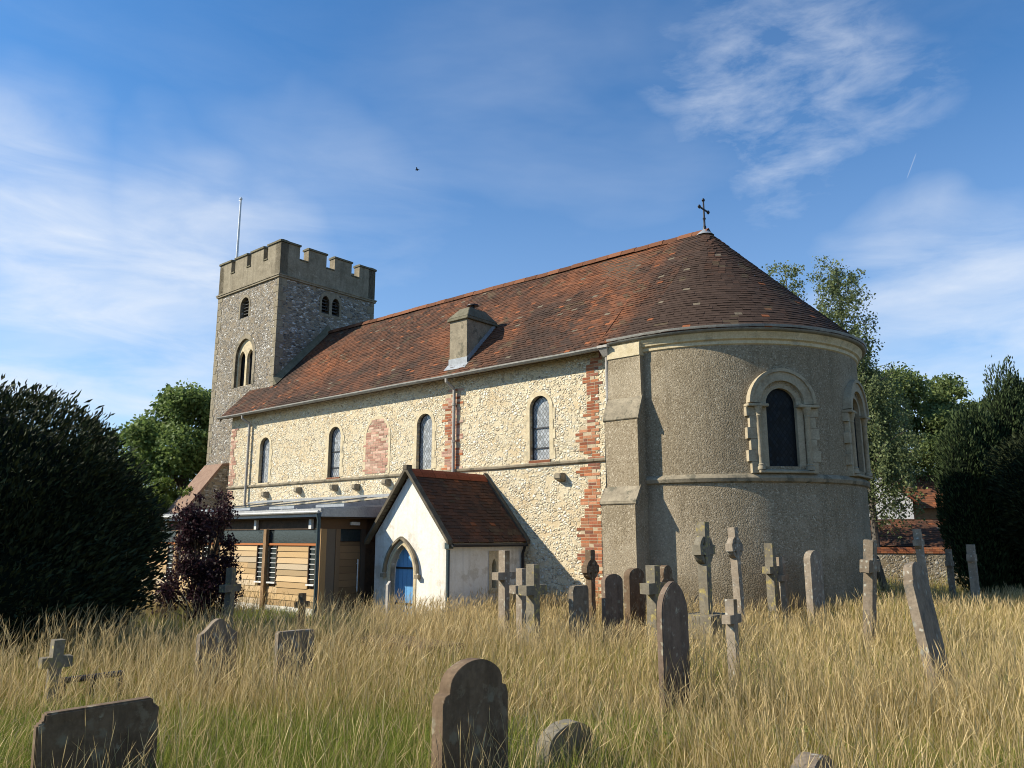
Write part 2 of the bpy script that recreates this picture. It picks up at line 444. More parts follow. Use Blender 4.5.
class MB:
    """collects polygons with uv (metres) and an own colour per polygon"""
    def __init__(self):
        self.v, self.f, self.uv, self.c = [], [], [], []

    def poly(self, pts, uv=None, col=None):
        i = len(self.v)
        self.v.extend([tuple(p) for p in pts])
        self.f.append(tuple(range(i, i + len(pts))))
        if uv is None:
            a = Vector(pts[0])
            n = Vector((0, 0, 0))
            for k in range(len(pts)):
                p, q = Vector(pts[k]), Vector(pts[(k + 1) % len(pts)])
                n += p.cross(q)
            ax = max(range(3), key=lambda k: abs(n[k]))
            ij = [(1, 2), (0, 2), (0, 1)][ax]
            uv = [(p[ij[0]], p[ij[1]]) for p in pts]
        self.uv.append(uv)
        self.c.append(col or (1, 1, 1))

    def box(self, x0, x1, y0, y1, z0, z1, col=None, xf=None):
        P = [(x0, y0, z0), (x1, y0, z0), (x1, y1, z0), (x0, y1, z0), (x0, y0, z1), (x1, y0, z1), (x1, y1, z1), (x0, y1, z1)]
        self.hexa(P, col, xf)

    def hexa(self, P, col=None, xf=None):
        if xf:
            P = [xf(p) for p in P]
        for q in ((0, 3, 2, 1), (4, 5, 6, 7), (0, 1, 5, 4), (1, 2, 6, 5), (2, 3, 7, 6), (3, 0, 4, 7)):
            self.poly([P[k] for k in q], None, col)

    def prism(self, outline, put, d0, d1, col=None, caps=True):
        """outline: 2-D points, counter-clockwise seen from the d0 side; put(s, t, d) -> 3-D point"""
        n = len(outline)
        if caps:
            for tri in tessellate_polygon([[Vector((s, t, 0)) for s, t in outline]]):
                tri = [outline[k] for k in tri]
                ar = (tri[1][0] - tri[0][0]) * (tri[2][1] - tri[0][1]) - (tri[2][0] - tri[0][0]) * (tri[1][1] - tri[0][1])
                if ar < 0:
                    tri = tri[::-1]
                self.poly([put(s, t, d0) for s, t in tri], [tuple(p) for p in tri], col)
                self.poly([put(s, t, d1) for s, t in tri[::-1]], [tuple(p) for p in tri[::-1]], col)
        for k in range(n):
            a, b = outline[k], outline[(k + 1) % n]
            self.poly([put(*a, d0), put(*a, d1), put(*b, d1), put(*b, d0)], None, col)

    def ring(self, outer, inner, put, d0, d1, col=None):
        """open band between two equally long point lists, extruded from d0 (front) to d1"""
        n = len(outer)
        for k in range(n - 1):
            a, b, c, d = outer[k], outer[k + 1], inner[k + 1], inner[k]
            self.poly([put(*a, d0), put(*b, d0), put(*c, d0), put(*d, d0)], [a, b, c, d], col)
            self.poly([put(*d, d0), put(*c, d0), put(*c, d1), put(*d, d1)], None, col)
            self.poly([put(*b, d0), put(*a, d0), put(*a, d1), put(*b, d1)], None, col)
        for k in (0, n - 1):
            a, d = outer[k], inner[k]
            self.poly([put(*a, d0), put(*d, d0), put(*d, d1), put(*a, d1)], None, col)

    def panel(self, outer, holes, put, d=0.0, reveal=0.0, col=None):
        """flat wall with openings; reveal = depth of the openings' sides"""
        loops = [outer] + holes
        flat = [p for lp in loops for p in lp]
        for tri in tessellate_polygon([[Vector((s, t, 0)) for s, t in lp] for lp in loops]):
            tri = [flat[k] for k in tri]
            ar = (tri[1][0] - tri[0][0]) * (tri[2][1] - tri[0][1]) - (tri[2][0] - tri[0][0]) * (tri[1][1] - tri[0][1])
            if abs(ar) < 1e-9:
                continue
            if ar < 0:
                tri = tri[::-1]
            self.poly([put(s, t, d) for s, t in tri], [tuple(p) for p in tri], col)
        if reveal:
            for h in holes:
                for k in range(len(h)):
                    a, b = h[k], h[(k + 1) % len(h)]
                    self.poly([put(*a, d), put(*b, d), put(*b, d + reveal), put(*a, d + reveal)], None, col)

    def tube(self, pts, rad, n=8, col=None, caps=True):
        pts = [Vector(p) for p in pts]
        if not hasattr(rad, '__len__'):
            rad = [rad] * len(pts)
        rings = []
        up = None
        for k, p in enumerate(pts):
            t = (pts[min(k + 1, len(pts) - 1)] - pts[max(k - 1, 0)]).normalized()
            if up is None:
                up = t.orthogonal().normalized()
            x = (up - t * up.dot(t)).normalized()
            y = t.cross(x)
            up = x
            rings.append([p + (x * math.cos(2 * PI * j / n) + y * math.sin(2 * PI * j / n)) * rad[k] for j in range(n)])
        for k in range(len(pts) - 1):
            for j in range(n):
                j2 = (j + 1) % n
                self.poly([rings[k][j], rings[k][j2], rings[k + 1][j2], rings[k + 1][j]],
                          [(j / n * .3, k * .3), ((j + 1) / n * .3, k * .3), ((j + 1) / n * .3, k * .3 + .3), (j / n * .3, k * .3 + .3)], col)
        if caps:
            self.poly(rings[0][::-1], None, col)
            self.poly(rings[-1], None, col)

    def build(self, name, mat, parent=None, smooth=True, weld=True, bevel=0.0):
        me = bpy.data.meshes.new(name)
        me.from_pydata(self.v, [], self.f)
        uvl = me.uv_layers.new(name='UVMap')
        uvl.data.foreach_set('uv', np.array([c for u in self.uv for p in u for c in p], dtype=np.float32))
        ca = me.color_attributes.new('Col', 'FLOAT_COLOR', 'CORNER')
        cc = np.array([(*self.c[i], 1.0) for i, u in enumerate(self.uv) for _ in u], dtype=np.float32)
        ca.data.foreach_set('color', cc.ravel())
        bm = bmesh.new()
        bm.from_mesh(me)
        if weld:
            bmesh.ops.remove_doubles(bm, verts=bm.verts, dist=0.0004)
        if bevel:
            bmesh.ops.bevel(bm, geom=[e for e in bm.edges if len(e.link_faces) == 2 and e.calc_face_angle(0) > 0.5],
                            offset=bevel, segments=2, affect='EDGES', clamp_overlap=True)
        bm.to_mesh(me)
        bm.free()
        me.materials.append(M[mat])
        if smooth:
            me.shade_smooth()
            me.set_sharp_from_angle(angle=R_(38))
        o = bpy.data.objects.new(name, me)
        COL.objects.link(o)
        if parent is not None:
            o.parent = parent
        return o


def tag(o, label=None, cat=None, group=None, kind=None):
    if label:
        o['label'] = label
    if cat:
        o['category'] = cat
    if group:
        o['group'] = group
    if kind:
        o['kind'] = kind
    return o


def empty(name, loc=(0, 0, 0), rz=0.0):
    o = bpy.data.objects.new(name, None)
    o.empty_display_size = 0.3
    COL.objects.link(o)
    o.location = loc
    o.rotation_euler = (0, 0, rz)
    return o


def np_mesh(name, verts, faces_flat, loop_totals, cols, mat, parent=None):
    """big meshes (grass, leaves) straight from arrays; one colour per vertex"""
    me = bpy.data.meshes.new(name)
    nv, nl, nf = len(verts), len(faces_flat), len(loop_totals)
    me.vertices.add(nv)
    me.vertices.foreach_set('co', verts.astype(np.float32).ravel())
    me.loops.add(nl)
    me.loops.foreach_set('vertex_index', faces_flat.astype(np.int32))
    me.polygons.add(nf)
    starts = np.concatenate([[0], np.cumsum(loop_totals)[:-1]]).astype(np.int32)
    me.polygons.foreach_set('loop_start', starts)
    me.polygons.foreach_set('loop_total', loop_totals.astype(np.int32))
    ca = me.color_attributes.new('Col', 'FLOAT_COLOR', 'POINT')
    ca.data.foreach_set('color', np.concatenate([cols, np.ones((nv, 1))], 1).astype(np.float32).ravel())
    me.update(calc_edges=True)
    me.materials.append(M[mat])
    o = bpy.data.objects.new(name, me)
    COL.objects.link(o)
    if parent is not None:
        o.parent = parent
    return o


def arch(xc, w, z0, zs, zt=None, n=14):
    """outline of an opening, counter-clockwise: sill z0, springing zs, top zt (None = half round)"""
    h = w / 2
    pts = [(xc - h, z0), (xc + h, z0)]
    if zt is None:
        pts += [(xc + h * math.cos(a), zs + h * math.sin(a)) for a in np.linspace(0, PI, n)]
    else:
        rise = zt - zs
        rr = (h * h + rise * rise) / (2 * h)           # two-centred pointed arch
        a1 = math.asin(min(1, rise / rr)) if rr >= rise else PI / 2
        k = n // 2
        right = [(xc + h - rr + rr * math.cos(a), zs + rr * math.sin(a)) for a in np.linspace(0, a1, k + 1)]
        pts += right + [(2 * xc - x, z) for x, z in right[-2::-1]]
    return pts


def grow(pts, d, xc, zs):
    """the same outline pushed out by d (jambs sideways, arch outwards)"""
    out = []
    for x, z in pts:
        if z <= zs:
            out.append((x + (d if x > xc else -d), z))
        else:
            v = Vector((x - xc, z - zs))
            v = v.normalized() * (v.length + d)
            out.append((xc + v.x, zs + v.y))
    return out


def south(s, t, d):
    return (s, d, t)


def ground_z(x, y):
    s = min(1.0, max(0.0, (y - 4) / 12))
    return -0.2 * s * s * (3 - 2 * s) + 0.03 * noise.noise(Vector((x * .4, y * .4, 0)))

# ------------------------------------------------------------------ ground


def build_ground():
    def axis(lim):
        a = list(np.arange(-40, 40.01, 1.0)) + [60, 90, 150, 300, 700, 1500, 3000]
        return sorted(a + [-60, -90, -150, -300, -700, -1500, -3000])
    xs, ys = axis(0), axis(0)
    V = [(x, y, ground_z(x, y)) for y in ys for x in xs]
    n = len(xs)
    F = [(j * n + i, j * n + i + 1, (j + 1) * n + i + 1, (j + 1) * n + i) for j in range(len(ys) - 1) for i in range(n - 1)]
    me = bpy.data.meshes.new('ground')
    me.from_pydata(V, [], F)
    me.materials.append(M['ground'])
    me.shade_smooth()
    o = bpy.data.objects.new('ground', me)
    COL.objects.link(o)
    tag(o, kind='structure')


build_ground()

# ------------------------------------------------------------------ the church; its frame: x to the east, y to the north
CH = Vector((2.14, 18.03, 0.0))
CROT = R_(-40.51)
E_ = Vector((math.cos(CROT), math.sin(CROT), 0))
N_ = Vector((-math.sin(CROT), math.cos(CROT), 0))
GB = -0.45                                                # walls start a little below the ground
church = empty('church', CH, CROT)
tag(church, 'old flint parish church with battlemented tower, red tiled roof and round pebbledashed apse', 'church')

TONES = [(0.24, 0.075, 0.032), (0.17, 0.055, 0.03), (0.115, 0.045, 0.03), (0.30, 0.10, 0.038), (0.075, 0.042, 0.032)]


def tile_col(s, t, dark, seed):
    n1 = noise.noise(Vector((s * 0.55 + seed, t * 0.5, seed))) * 0.5 + 0.5
    n2 = noise.noise(Vector((s * 3.4, t * 2.2 + seed, 3.0))) * 0.5 + 0.5
    k = 0.52 * n1 + 0.36 * n2 + random.uniform(-0.15, 0.15)
    k = k * (1 - dark)
    a, b = Vector((0.060, 0.038, 0.028)), Vector((0.245, 0.090, 0.040))
    c = a.lerp(b, min(1, max(0, (k - 0.12) * 1.9)))
    if random.random() < 0.012:
        c = Vector((0.25, 0.09, 0.04))
    m = noise.noise(Vector((s * 1.9 + seed, t * 1.9, 21.0)))
    if m > 0.34 and random.random() < 0.6:
        c = c.lerp(Vector((0.10, 0.075, 0.045)), 0.6)
    elif random.random() < 0.006:
        c = Vector((0.17, 0.135, 0.095))
    return tuple(c * random.uniform(0.84, 1.14))


def tiled_plane(mb, o, du, dv, u_range, length, dark=lambda s, t: 0.3, gauge=0.105, width=0.165, seed=0.0, clip=None, lift=0.013):
    """plain tiles in courses; o = eaves corner, du along the eaves, dv up the slope (both unit)"""
    o, du, dv = Vector(o), Vector(du).normalized(), Vector(dv).normalized()
    nn = du.cross(dv).normalized()
    if nn.z < 0:
        nn = -nn
    rows = int(length / gauge + 0.5)
    gauge = length / rows
    for j in range(rows):
        t0, t1 = j * gauge, (j + 1) * gauge + 0.01
        a, b = u_range(t0)
        s = a - (0.5 * width if j % 2 else 0.0)
        while s < b:
            s0, s1 = max(a, s), min(b, s + width)
            s += width
            if s1 - s0 < 0.01 or (clip and clip((s0 + s1) / 2, t0)):
                continue
            sag = 0.045 * noise.noise(Vector((s0 * 0.35, t0 * 0.5, seed)))
            l = lift + random.uniform(-0.006, 0.007)
            l0, l1 = l + random.uniform(-.003, .003), l + random.uniform(-.003, .003)
            base = o + nn * sag
            dt = random.uniform(-0.006, 0.006)
            p0 = base + du * s0 + dv * (t0 + dt) + nn * l0
            p1 = base + du * s1 + dv * (t0 + dt) + nn * l1
            q0 = base + du * s0 + dv * t1 + nn * 0.002
            q1 = base + du * s1 + dv * t1 + nn * 0.002
            c = tile_col(s0, t0, dark(s0, t0), seed)
            mb.poly([p0, p1, q1, q0], None, c)
            mb.poly([p0 - nn * 0.03, p1 - nn * 0.03, p1, p0], None, tuple(x * 0.8 for x in c))


# --- nave wall
WINDOWS = [(-14.0, 0.60, 3.50, 4.76), (-10.1, 0.60, 3.50, 4.78), (-6.03, 0.62, 3.52, 4.77), (-1.92, 0.62, 3.52, 4.80)]
BLOCK = (-8.06, 1.02, 3.49, 4.62)


def build_nave():
    mb = MB()
    holes = [arch(*w) for w in WINDOWS]
    x0, x1, zt = -16.25, 0.45, 6.05
    outer = [(x0, GB), (x1, GB), (x1, zt), (x0, zt)]
    mb.panel(outer, holes, south, 0.0, 0.16)
    mb.poly([(x0, 6.2, GB), (x0, 0, GB), (x0, 0, zt), (x0, 6.2, zt)])            # west end beside the tower
    mb.poly([(x0, 6.2, GB), (x0, 6.2, zt), (x1, 6.2, zt), (x1, 6.2, GB)])        # north wall
    wall = mb.build('nave_wall', 'flint', church, weld=False)
    wall['label'] = 'cream flint nave wall'
    # string course with its shadow groove
    mb = MB()
    z = 3.40
    last = x0
    prof = [(0.0, -0.05), (-0.055, -0.015), (-0.065, 0.03), (-0.02, 0.055), (0.0, 0.06)]
    xs = np.arange(x0, x1 + 0.01, 0.55)
    for k in range(len(xs) - 1):
        a, b = xs[k] + 0.006, xs[k + 1] - 0.006
        dz = 0.012 * noise.noise(Vector((a, 0, 2.0)))
        for i in range(len(prof) - 1):
            p, q = prof[i], prof[i + 1]
            mb.poly([(a, p[0], z + p[1] + dz), (b, p[0], z + p[1] + dz), (b, q[0], z + q[1] + dz), (a, q[0], z + q[1] + dz)])
    mb.build('string_course', 'stone_dark', church)
    # windows
    for i, (xc, w, z0, zs) in enumerate(WINDOWS):
        inner = arch(xc, w, z0, zs)[1:] + [(xc - w / 2, z0)]
        ou = grow(inner, 0.105, xc, zs)
        mb = MB()
        mb.ring(ou, inner, south, -0.014, 0.12)
        fr = mb.build('window', 'stone', church)
        # long and short jamb blocks
        for sd in (-1, 1):
            mb = MB()
            zz = z0
            k = 0
            while zz < zs - 0.1:
                hh = random.uniform(0.2, 0.3)
                ww = 0.07 if (k + sd) % 2 else 0.015
                xa = xc + sd * (w / 2 + 0.107)
                xb = xa + sd * ww
                mb.box(min(xa, xb), max(xa, xb), -0.012, 0.05, zz + 0.004, min(zz + hh, zs) - 0.004)
                zz += hh
                k += 1
            mb.build('jamb_blocks', 'stone', fr)
        mb = MB()
        ol = arch(xc, w, z0, zs)
        mb.panel(ol, [], south, 0.12)
        mb.build('leaded_pane', 'glass_lead', fr, smooth=False)
        mb = MB()
        fr_in = grow(inner, -0.03, xc, zs)
        mb.ring(inner, fr_in, south, 0.10, 0.122)
        if i in (1, 3):
            for zb in (z0 + 0.30, z0 + 0.80):
                mb.box(xc - w / 2, xc + w / 2, 0.095, 0.123, zb - 0.017, zb + 0.017)
        mb.build('casement_frame', 'iron', fr)
        mb = MB()
        mb.hexa([(xc - w / 2 - 0.02, -0.03, z0 - 0.07), (xc + w / 2 + 0.02, -0.03, z0 - 0.07), (xc + w / 2 + 0.02, 0.22, z0 - 0.07), (xc - w / 2 - 0.02, 0.22, z0 - 0.07),
                 (xc - w / 2 - 0.02, -0.03, z0 - 0.01), (xc + w / 2 + 0.02, -0.03, z0 - 0.01), (xc + w / 2 + 0.02, 0.22, z0 + 0.03), (xc - w / 2 - 0.02, 0.22, z0 + 0.03)],
                (0.20, 0.075, 0.04))
        mb.build('sill', 'brick' if i in (1, 3) else 'stone', fr)


BRICKS = [(0.36, 0.125, 0.058), (0.42, 0.16, 0.075), (0.30, 0.105, 0.055), (0.45, 0.21, 0.115), (0.24, 0.10, 0.065)]
BRICK_PINK = [(0.45, 0.26, 0.19), (0.50, 0.31, 0.23), (0.40, 0.21, 0.15), (0.54, 0.37, 0.28), (0.36, 0.20, 0.15)]


def brick_patch(name, inside, x0, x1, z0, z1, parent, y=-0.004, label=None, tones=BRICKS, gaps=0.06):
    """courses of single bricks wherever inside(x, z) holds, bedded in a mortar-coloured patch"""
    mb, bed = MB(), MB()
    H, L = 0.073, 0.23
    z = z0
    row = 0
    while z + H <= z1:
        x = x0 - (0.115 if row % 2 else 0.0)
        k = row
        while x < x1:
            l = L if k % 3 else 0.115
            if inside(x + l / 2, z + H / 2):
                bed.box(x, x + l, y - .003, 0.02, z, z + H)
            if inside(x + l / 2, z + H / 2) and random.random() > gaps:
                c = Vector(random.choice(tones)) * random.uniform(0.75, 1.2)
                d = random.uniform(0.0, 0.006)
                mb.box(x + 0.007, x + l - 0.007, y - 0.006 - d * .7, 0.03, z + 0.007, z + H - 0.007, tuple(c))
            x += l
            k += 1
        z += H
        row += 1
    o = mb.build(name, 'brick', parent, smooth=False, weld=False)
    bed.build('mortar_bed', 'mortar', o, smooth=False)
    if label:
        o['label'] = label
    return o


def build_brickwork():
    xc, w, z0, zs = BLOCK

    def in_arch(x, z):
        if abs(x - xc) > w / 2:
            return False
        return z < zs or (x - xc) ** 2 + (z - zs) ** 2 < (w / 2) ** 2
    b = brick_patch('blocked_window', in_arch, xc - w / 2, xc + w / 2, z0 + 0.02, zs + w / 2, church, label='arched window opening bricked up in pinkish red brick', tones=BRICK_PINK, gaps=0.02)
    inner = arch(xc, w, z0, zs)[1:] + [(xc - w / 2, z0)]
    mb = MB()
    mb.ring(grow(inner, 0.09, xc, zs), inner, south, -0.012, 0.03)
    mb.build('stone_edging', 'stone', b)

    def quoin(x, z):
        wob = 0.10 * noise.noise(Vector((0.0, z * 2.6, 1.7)))
        left = -0.45 - 0.08 * (int(z / 0.34) % 2) + wob + 0.10 * noise.noise(Vector((2.0, z * 5.1, .3)))
        right = -0.20 + 0.09 * noise.noise(Vector((7.0, z * 2.9, 1.7))) + 0.05 * (int(z / 0.29) % 2)
        if 3.55 < z < 4.35:
            left -= 0.18
        if z < 3.3:
            left -= 0.08 + 0.10 * noise.noise(Vector((3.0, z * 1.7, 0)))
            right = -0.20
        if 0.9 < z < 1.9:
            left -= 0.14
            right = -0.14
        return left < x < right
    q = brick_patch('brick_quoin', quoin, -1.3, 0.2, GB, 5.85, church, label='ragged strip of orange brick beside the buttress')

    def strip(x, z):
        wl = 0.12 * noise.noise(Vector((5.0, z * 2.1, 0)))
        wr = 0.10 * noise.noise(Vector((9.0, z * 2.3, 0)))
        return -5.22 + wl < x < -4.62 + wr and not (-5.28 < x and z < 2.0)
    brick_patch('brick_strip', strip, -5.45, -4.4, 2.5, 5.7, church, label='broken strip of red brick behind the downpipe', tones=BRICKS + BRICK_PINK, gaps=0.22)

    def corner(x, z):
        return -16.24 < x < -15.85 - 0.12 * (int(z / 0.3) % 2) + 0.1 * noise.noise(Vector((z * 2, 0, 0)))
    brick_patch('brick_corner', corner, -16.24, -15.4, GB, 5.6, church, tones=BRICK_PINK, gaps=0.0)
    # corbel stones
    for x, zz in ((-13.7, 3.09), (-11.82, 3.16), (-9.94, 3.17), (-8.87, 3.14), (-7.5, 3.22), (-1.25, 3.07)):
        mb = MB()
        s = random.uniform(0.85, 1.1)
        mb.hexa([(x - .11 * s, -.20, zz - .05), (x + .10 * s, -.20, zz - .06), (x + .11 * s, .02, zz - .12), (x - .11 * s, .02, zz - .12),
                 (x - .10 * s, -.19, zz + .09), (x + .09 * s, -.20, zz + .08), (x + .11 * s, .02, zz + .10), (x - .11 * s, .02, zz + .11)])
        mb.build('corbel', 'stone_dark', church, bevel=0.02)


# --- chancel and apse
AR = 3.35
AC = (1.22, 3.10)
APSE_WIN = [50, 93, 136]                             # degrees from south round by east


def apse_pt(s, z, d=0.0):
    """s = metres along the outside of the apse wall from the south tangent point, d = depth into the wall"""
    a = s / AR
    r = AR - d
    return (AC[0] + r * math.sin(a), AC[1] - r * math.cos(a), z)


def win_frame(deg):
    a = R_(deg)
    c = Vector((AC[0] + AR * math.sin(a), AC[1] - AR * math.cos(a), 0))
    nrm = Vector((math.sin(a), -math.cos(a), 0))
    tan = Vector((math.cos(a), math.sin(a), 0))

    def put(s, t, d):
        return tuple(c + tan * s - nrm * d + Vector((0, 0, t)))
    return put


def build_apse():
    AZ0, AZ1 = GB, 6.0
    mb = MB()
    step = 0.05
    ns = int(AR * PI / step)
    nz = int((AZ1 - AZ0) / step)
    zs_ = np.linspace(AZ0, AZ1, nz + 1)
    ss_ = np.linspace(0, AR * PI, ns + 1)

    def hole(s, z):
        for d in APSE_WIN:
            x = s - R_(d) * AR
            if abs(x) < 0.44 and 3.12 < z < 4.40:
                return True
            if z >= 4.40 and x * x + (z - 4.40) ** 2 < 0.44 ** 2:
                return True
        return False
    for j in range(nz):
        for i in range(ns):
            s0, s1, z0, z1 = ss_[i], ss_[i + 1], zs_[j], zs_[j + 1]
            if hole((s0 + s1) / 2, (z0 + z1) / 2):
                continue
            mb.poly([apse_pt(s0, z0), apse_pt(s1, z0), apse_pt(s1, z1), apse_pt(s0, z1)], [(s0, z0), (s1, z0), (s1, z1), (s0, z1)])
    y0 = AC[1] - AR
    y1 = AC[1] + AR
    mb.poly([(0.42, y0, AZ0), (AC[0], y0, AZ0), (AC[0], y0, AZ1), (0.42, y0, AZ1)])
    mb.poly([(AC[0], y1, AZ0), (0.42, y1, AZ0), (0.42, y1, AZ1), (AC[0], y1, AZ1)])
    mb.poly([(0.42, 0.2, AZ0), (0.42, y0, AZ0), (0.42, y0, AZ1), (0.42, 0.2, AZ1)])
    mb.poly([(0, y1, AZ0), (0, 6.0, AZ0), (0, 6.0, AZ1), (0, y1, AZ1)])
    apse = mb.build('apse_wall', 'pebble', church)
    apse['label'] = 'rounded apse wall of brown pebbledash'
    # dark chancel interior so that nothing is seen through the openings
    mb = MB()
    for i in range(36):
        a0, a1 = R_(i * 5), R_(i * 5 + 5)
        r = AR - 0.45
        mb.poly([(AC[0] + r * math.sin(a), AC[1] - r * math.cos(a), z) for a, z in ((a0, 2.8), (a1, 2.8), (a1, 5.4), (a0, 5.4))])
    mb.build('inner_lining', 'dark', apse)

    def band(name, prof, mat, parent, joints=0.7):
        """moulding that follows chancel wall and apse; prof = list of (outward, z)"""
        mb = MB()
        S = [-AC[0] + 0.42] + list(np.linspace(0, AR * PI, 73))
        for k in range(len(S) - 1):
            for i in range(len(prof) - 1):
                q = []
                for s, pr in ((S[k], prof[i]), (S[k + 1], prof[i]), (S[k + 1], prof[i + 1]), (S[k], prof[i + 1])):
                    if s < 0:
                        q.append((AC[0] + s, AC[1] - AR - pr[0], pr[1]))
                    else:
                        q.append(apse_pt(s, pr[1], -pr[0]))
                mb.poly(q)
        return mb.build(name, mat, parent)
    band('cornice', [(0.0, 5.67), (0.03, 5.69), (0.03, 5.76), (0.08, 5.79), (0.09, 5.85), (0.14, 5.90), (0.15, 5.96), (0.0, 5.97)], 'stone', church)
    band('string_course', [(0.0, 2.76), (0.05, 2.79), (0.075, 2.86), (0.065, 2.89), (0.0, 2.95)], 'stone_dark', church)
    band('gutter', [(0.15, 5.93), (0.20, 5.94), (0.23, 5.97), (0.25, 6.03), (0.25, 6.06), (0.235, 6.06), (0.23, 6.02), (0.15, 6.0)], 'gutter', church)
    # windows
    for d in APSE_WIN:
        put = win_frame(d)
        w, z0, zs = 0.68, 3.10, 4.40
        inner = arch(0, w, z0, zs, n=18)
        jamb = inner[1:] + [inner[0]]
        mb = MB()
        ou = grow(jamb, 0.14, 0, zs)
        mb.ring(ou, jamb, put, 0.02, 0.15)                                  # splayed inner order
        fr = mb.build('window', 'stone_apse', church)
        # outer order above the imposts, with a rolled hood
        mb = MB()
        arc = [(x, z) for x, z in jamb if z >= zs - 0.001]
        a0 = grow(arc, 0.15, 0, zs - 0.01)
        a1 = grow(arc, 0.34, 0, zs - 0.01)
        a2 = grow(arc, 0.41, 0, zs - 0.01)
        mb.ring(a1, a0, put, -0.06, 0.12)
        mb.ring(a2, [(x * 1.001, z) for x, z in a1], put, -0.095, 0.10)
        mb.build('arch_moulding', 'stone_apse', fr)
        # imposts, shafts, capitals, bases
        for sd in (-1, 1):
            mb = MB()
            xa, xb = sorted((sd * 0.33, sd * 0.80))
            mb.box(xa, xb, -0.105, 0.12, zs - 0.075, zs - 0.012, xf=lambda p: put(p[0], p[2], p[1]))
            mb.build('impost', 'stone_apse', fr, bevel=0.012)
            mb = MB()
            cxs = sd * 0.545
            prof = [(3.02, 0.085), (3.08, 0.085), (3.10, 0.07), (3.13, 0.075), (3.15, 0.055), (4.12, 0.055), (4.14, 0.068), (4.16, 0.055), (4.24, 0.075), (4.33, 0.10)]
            nn = 12
            for k in range(len(prof) - 1):
                for j in range(nn):
                    q = []
                    for (zz, rr), jj in ((prof[k], j), (prof[k], j + 1), (prof[k + 1], j + 1), (prof[k + 1], j)):
                        an = 2 * PI * jj / nn
                        q.append(put(cxs + rr * math.cos(an), zz, -0.015 + rr * math.sin(an)))
                    mb.poly(q)
            mb.build('shaft', 'stone_apse', fr)
            mb = MB()
            mb.box(*sorted((sd * 0.452, sd * 0.64)), 0.06, 0.16, 3.0, zs - 0.076, xf=lambda p: put(p[0], p[2], p[1]))
            zz = 2.955
            k = 0
            while zz < zs - 0.09:
                hh = min(0.235, zs - 0.078 - zz)
                xo = 0.80 if k % 2 else 0.735
                mb.box(*sorted((sd * 0.60, sd * xo)), -0.016 if k % 2 else -0.013, 0.14, zz + 0.003, zz + hh - 0.003, xf=lambda p: put(p[0], p[2], p[1]))
                zz += hh
                k += 1
            mb.build('quoin', 'stone_apse', fr)
        mb = MB()
        mb.hexa([put(x, z, dd) for x, z, dd in ((-0.6, 2.955, -0.10), (0.6, 2.955, -0.10), (0.6, 2.955, 0.25), (-0.6, 2.955, 0.25),
                                                (-0.6, 3.00, -0.10), (0.6, 3.00, -0.10), (0.6, 3.11, 0.25), (-0.6, 3.11, 0.25))])
        mb.build('sill', 'stone_apse', fr, bevel=0.01)
        mb = MB()
        mb.panel(inner, [], put, 0.12)
        mb.build('leaded_pane', 'glass_dark', fr, smooth=False)
    # buttress in three stages with sloped set-offs
    mb = MB()
    yb = -0.15
    A = [(-0.76, GB), (-0.76, 2.38), (-0.57, 2.72), (-0.57, 4.20), (-0.40, 4.66), (-0.40, 5.74), (yb, 5.74), (yb, GB)]
    mb.prism([(y, z) for y, z in A], lambda s, t, d: (d, s, t), 1.22, 0.38)
    bt = mb.build('buttress', 'pebble', church, bevel=0.012)
    bt['label'] = 'stepped pebbledash buttress at the start of the apse'
    for (yo, zo, yi, zi) in ((-0.79, 2.36, -0.565, 2.745), (-0.60, 4.19, -0.395, 4.70)):
        mb = MB()
        mb.prism([(yo, zo), (yo, zo + 0.06), (yi, zi), (yi, zi - 0.10), (yo + 0.05, zo - 0.02)], lambda s, t, d: (d, s, t), 1.25, 0.35)
        mb.build('sloped_setoff', 'stone_dark', bt, bevel=0.008)
    mb = MB()
    mb.box(0.37, 1.235, -0.425, -0.23, 5.60, 5.90)
    mb.build('cap_stone', 'stone', bt, bevel=0.01)


# --- roofs
RZ = 9.57
RY = 3.10


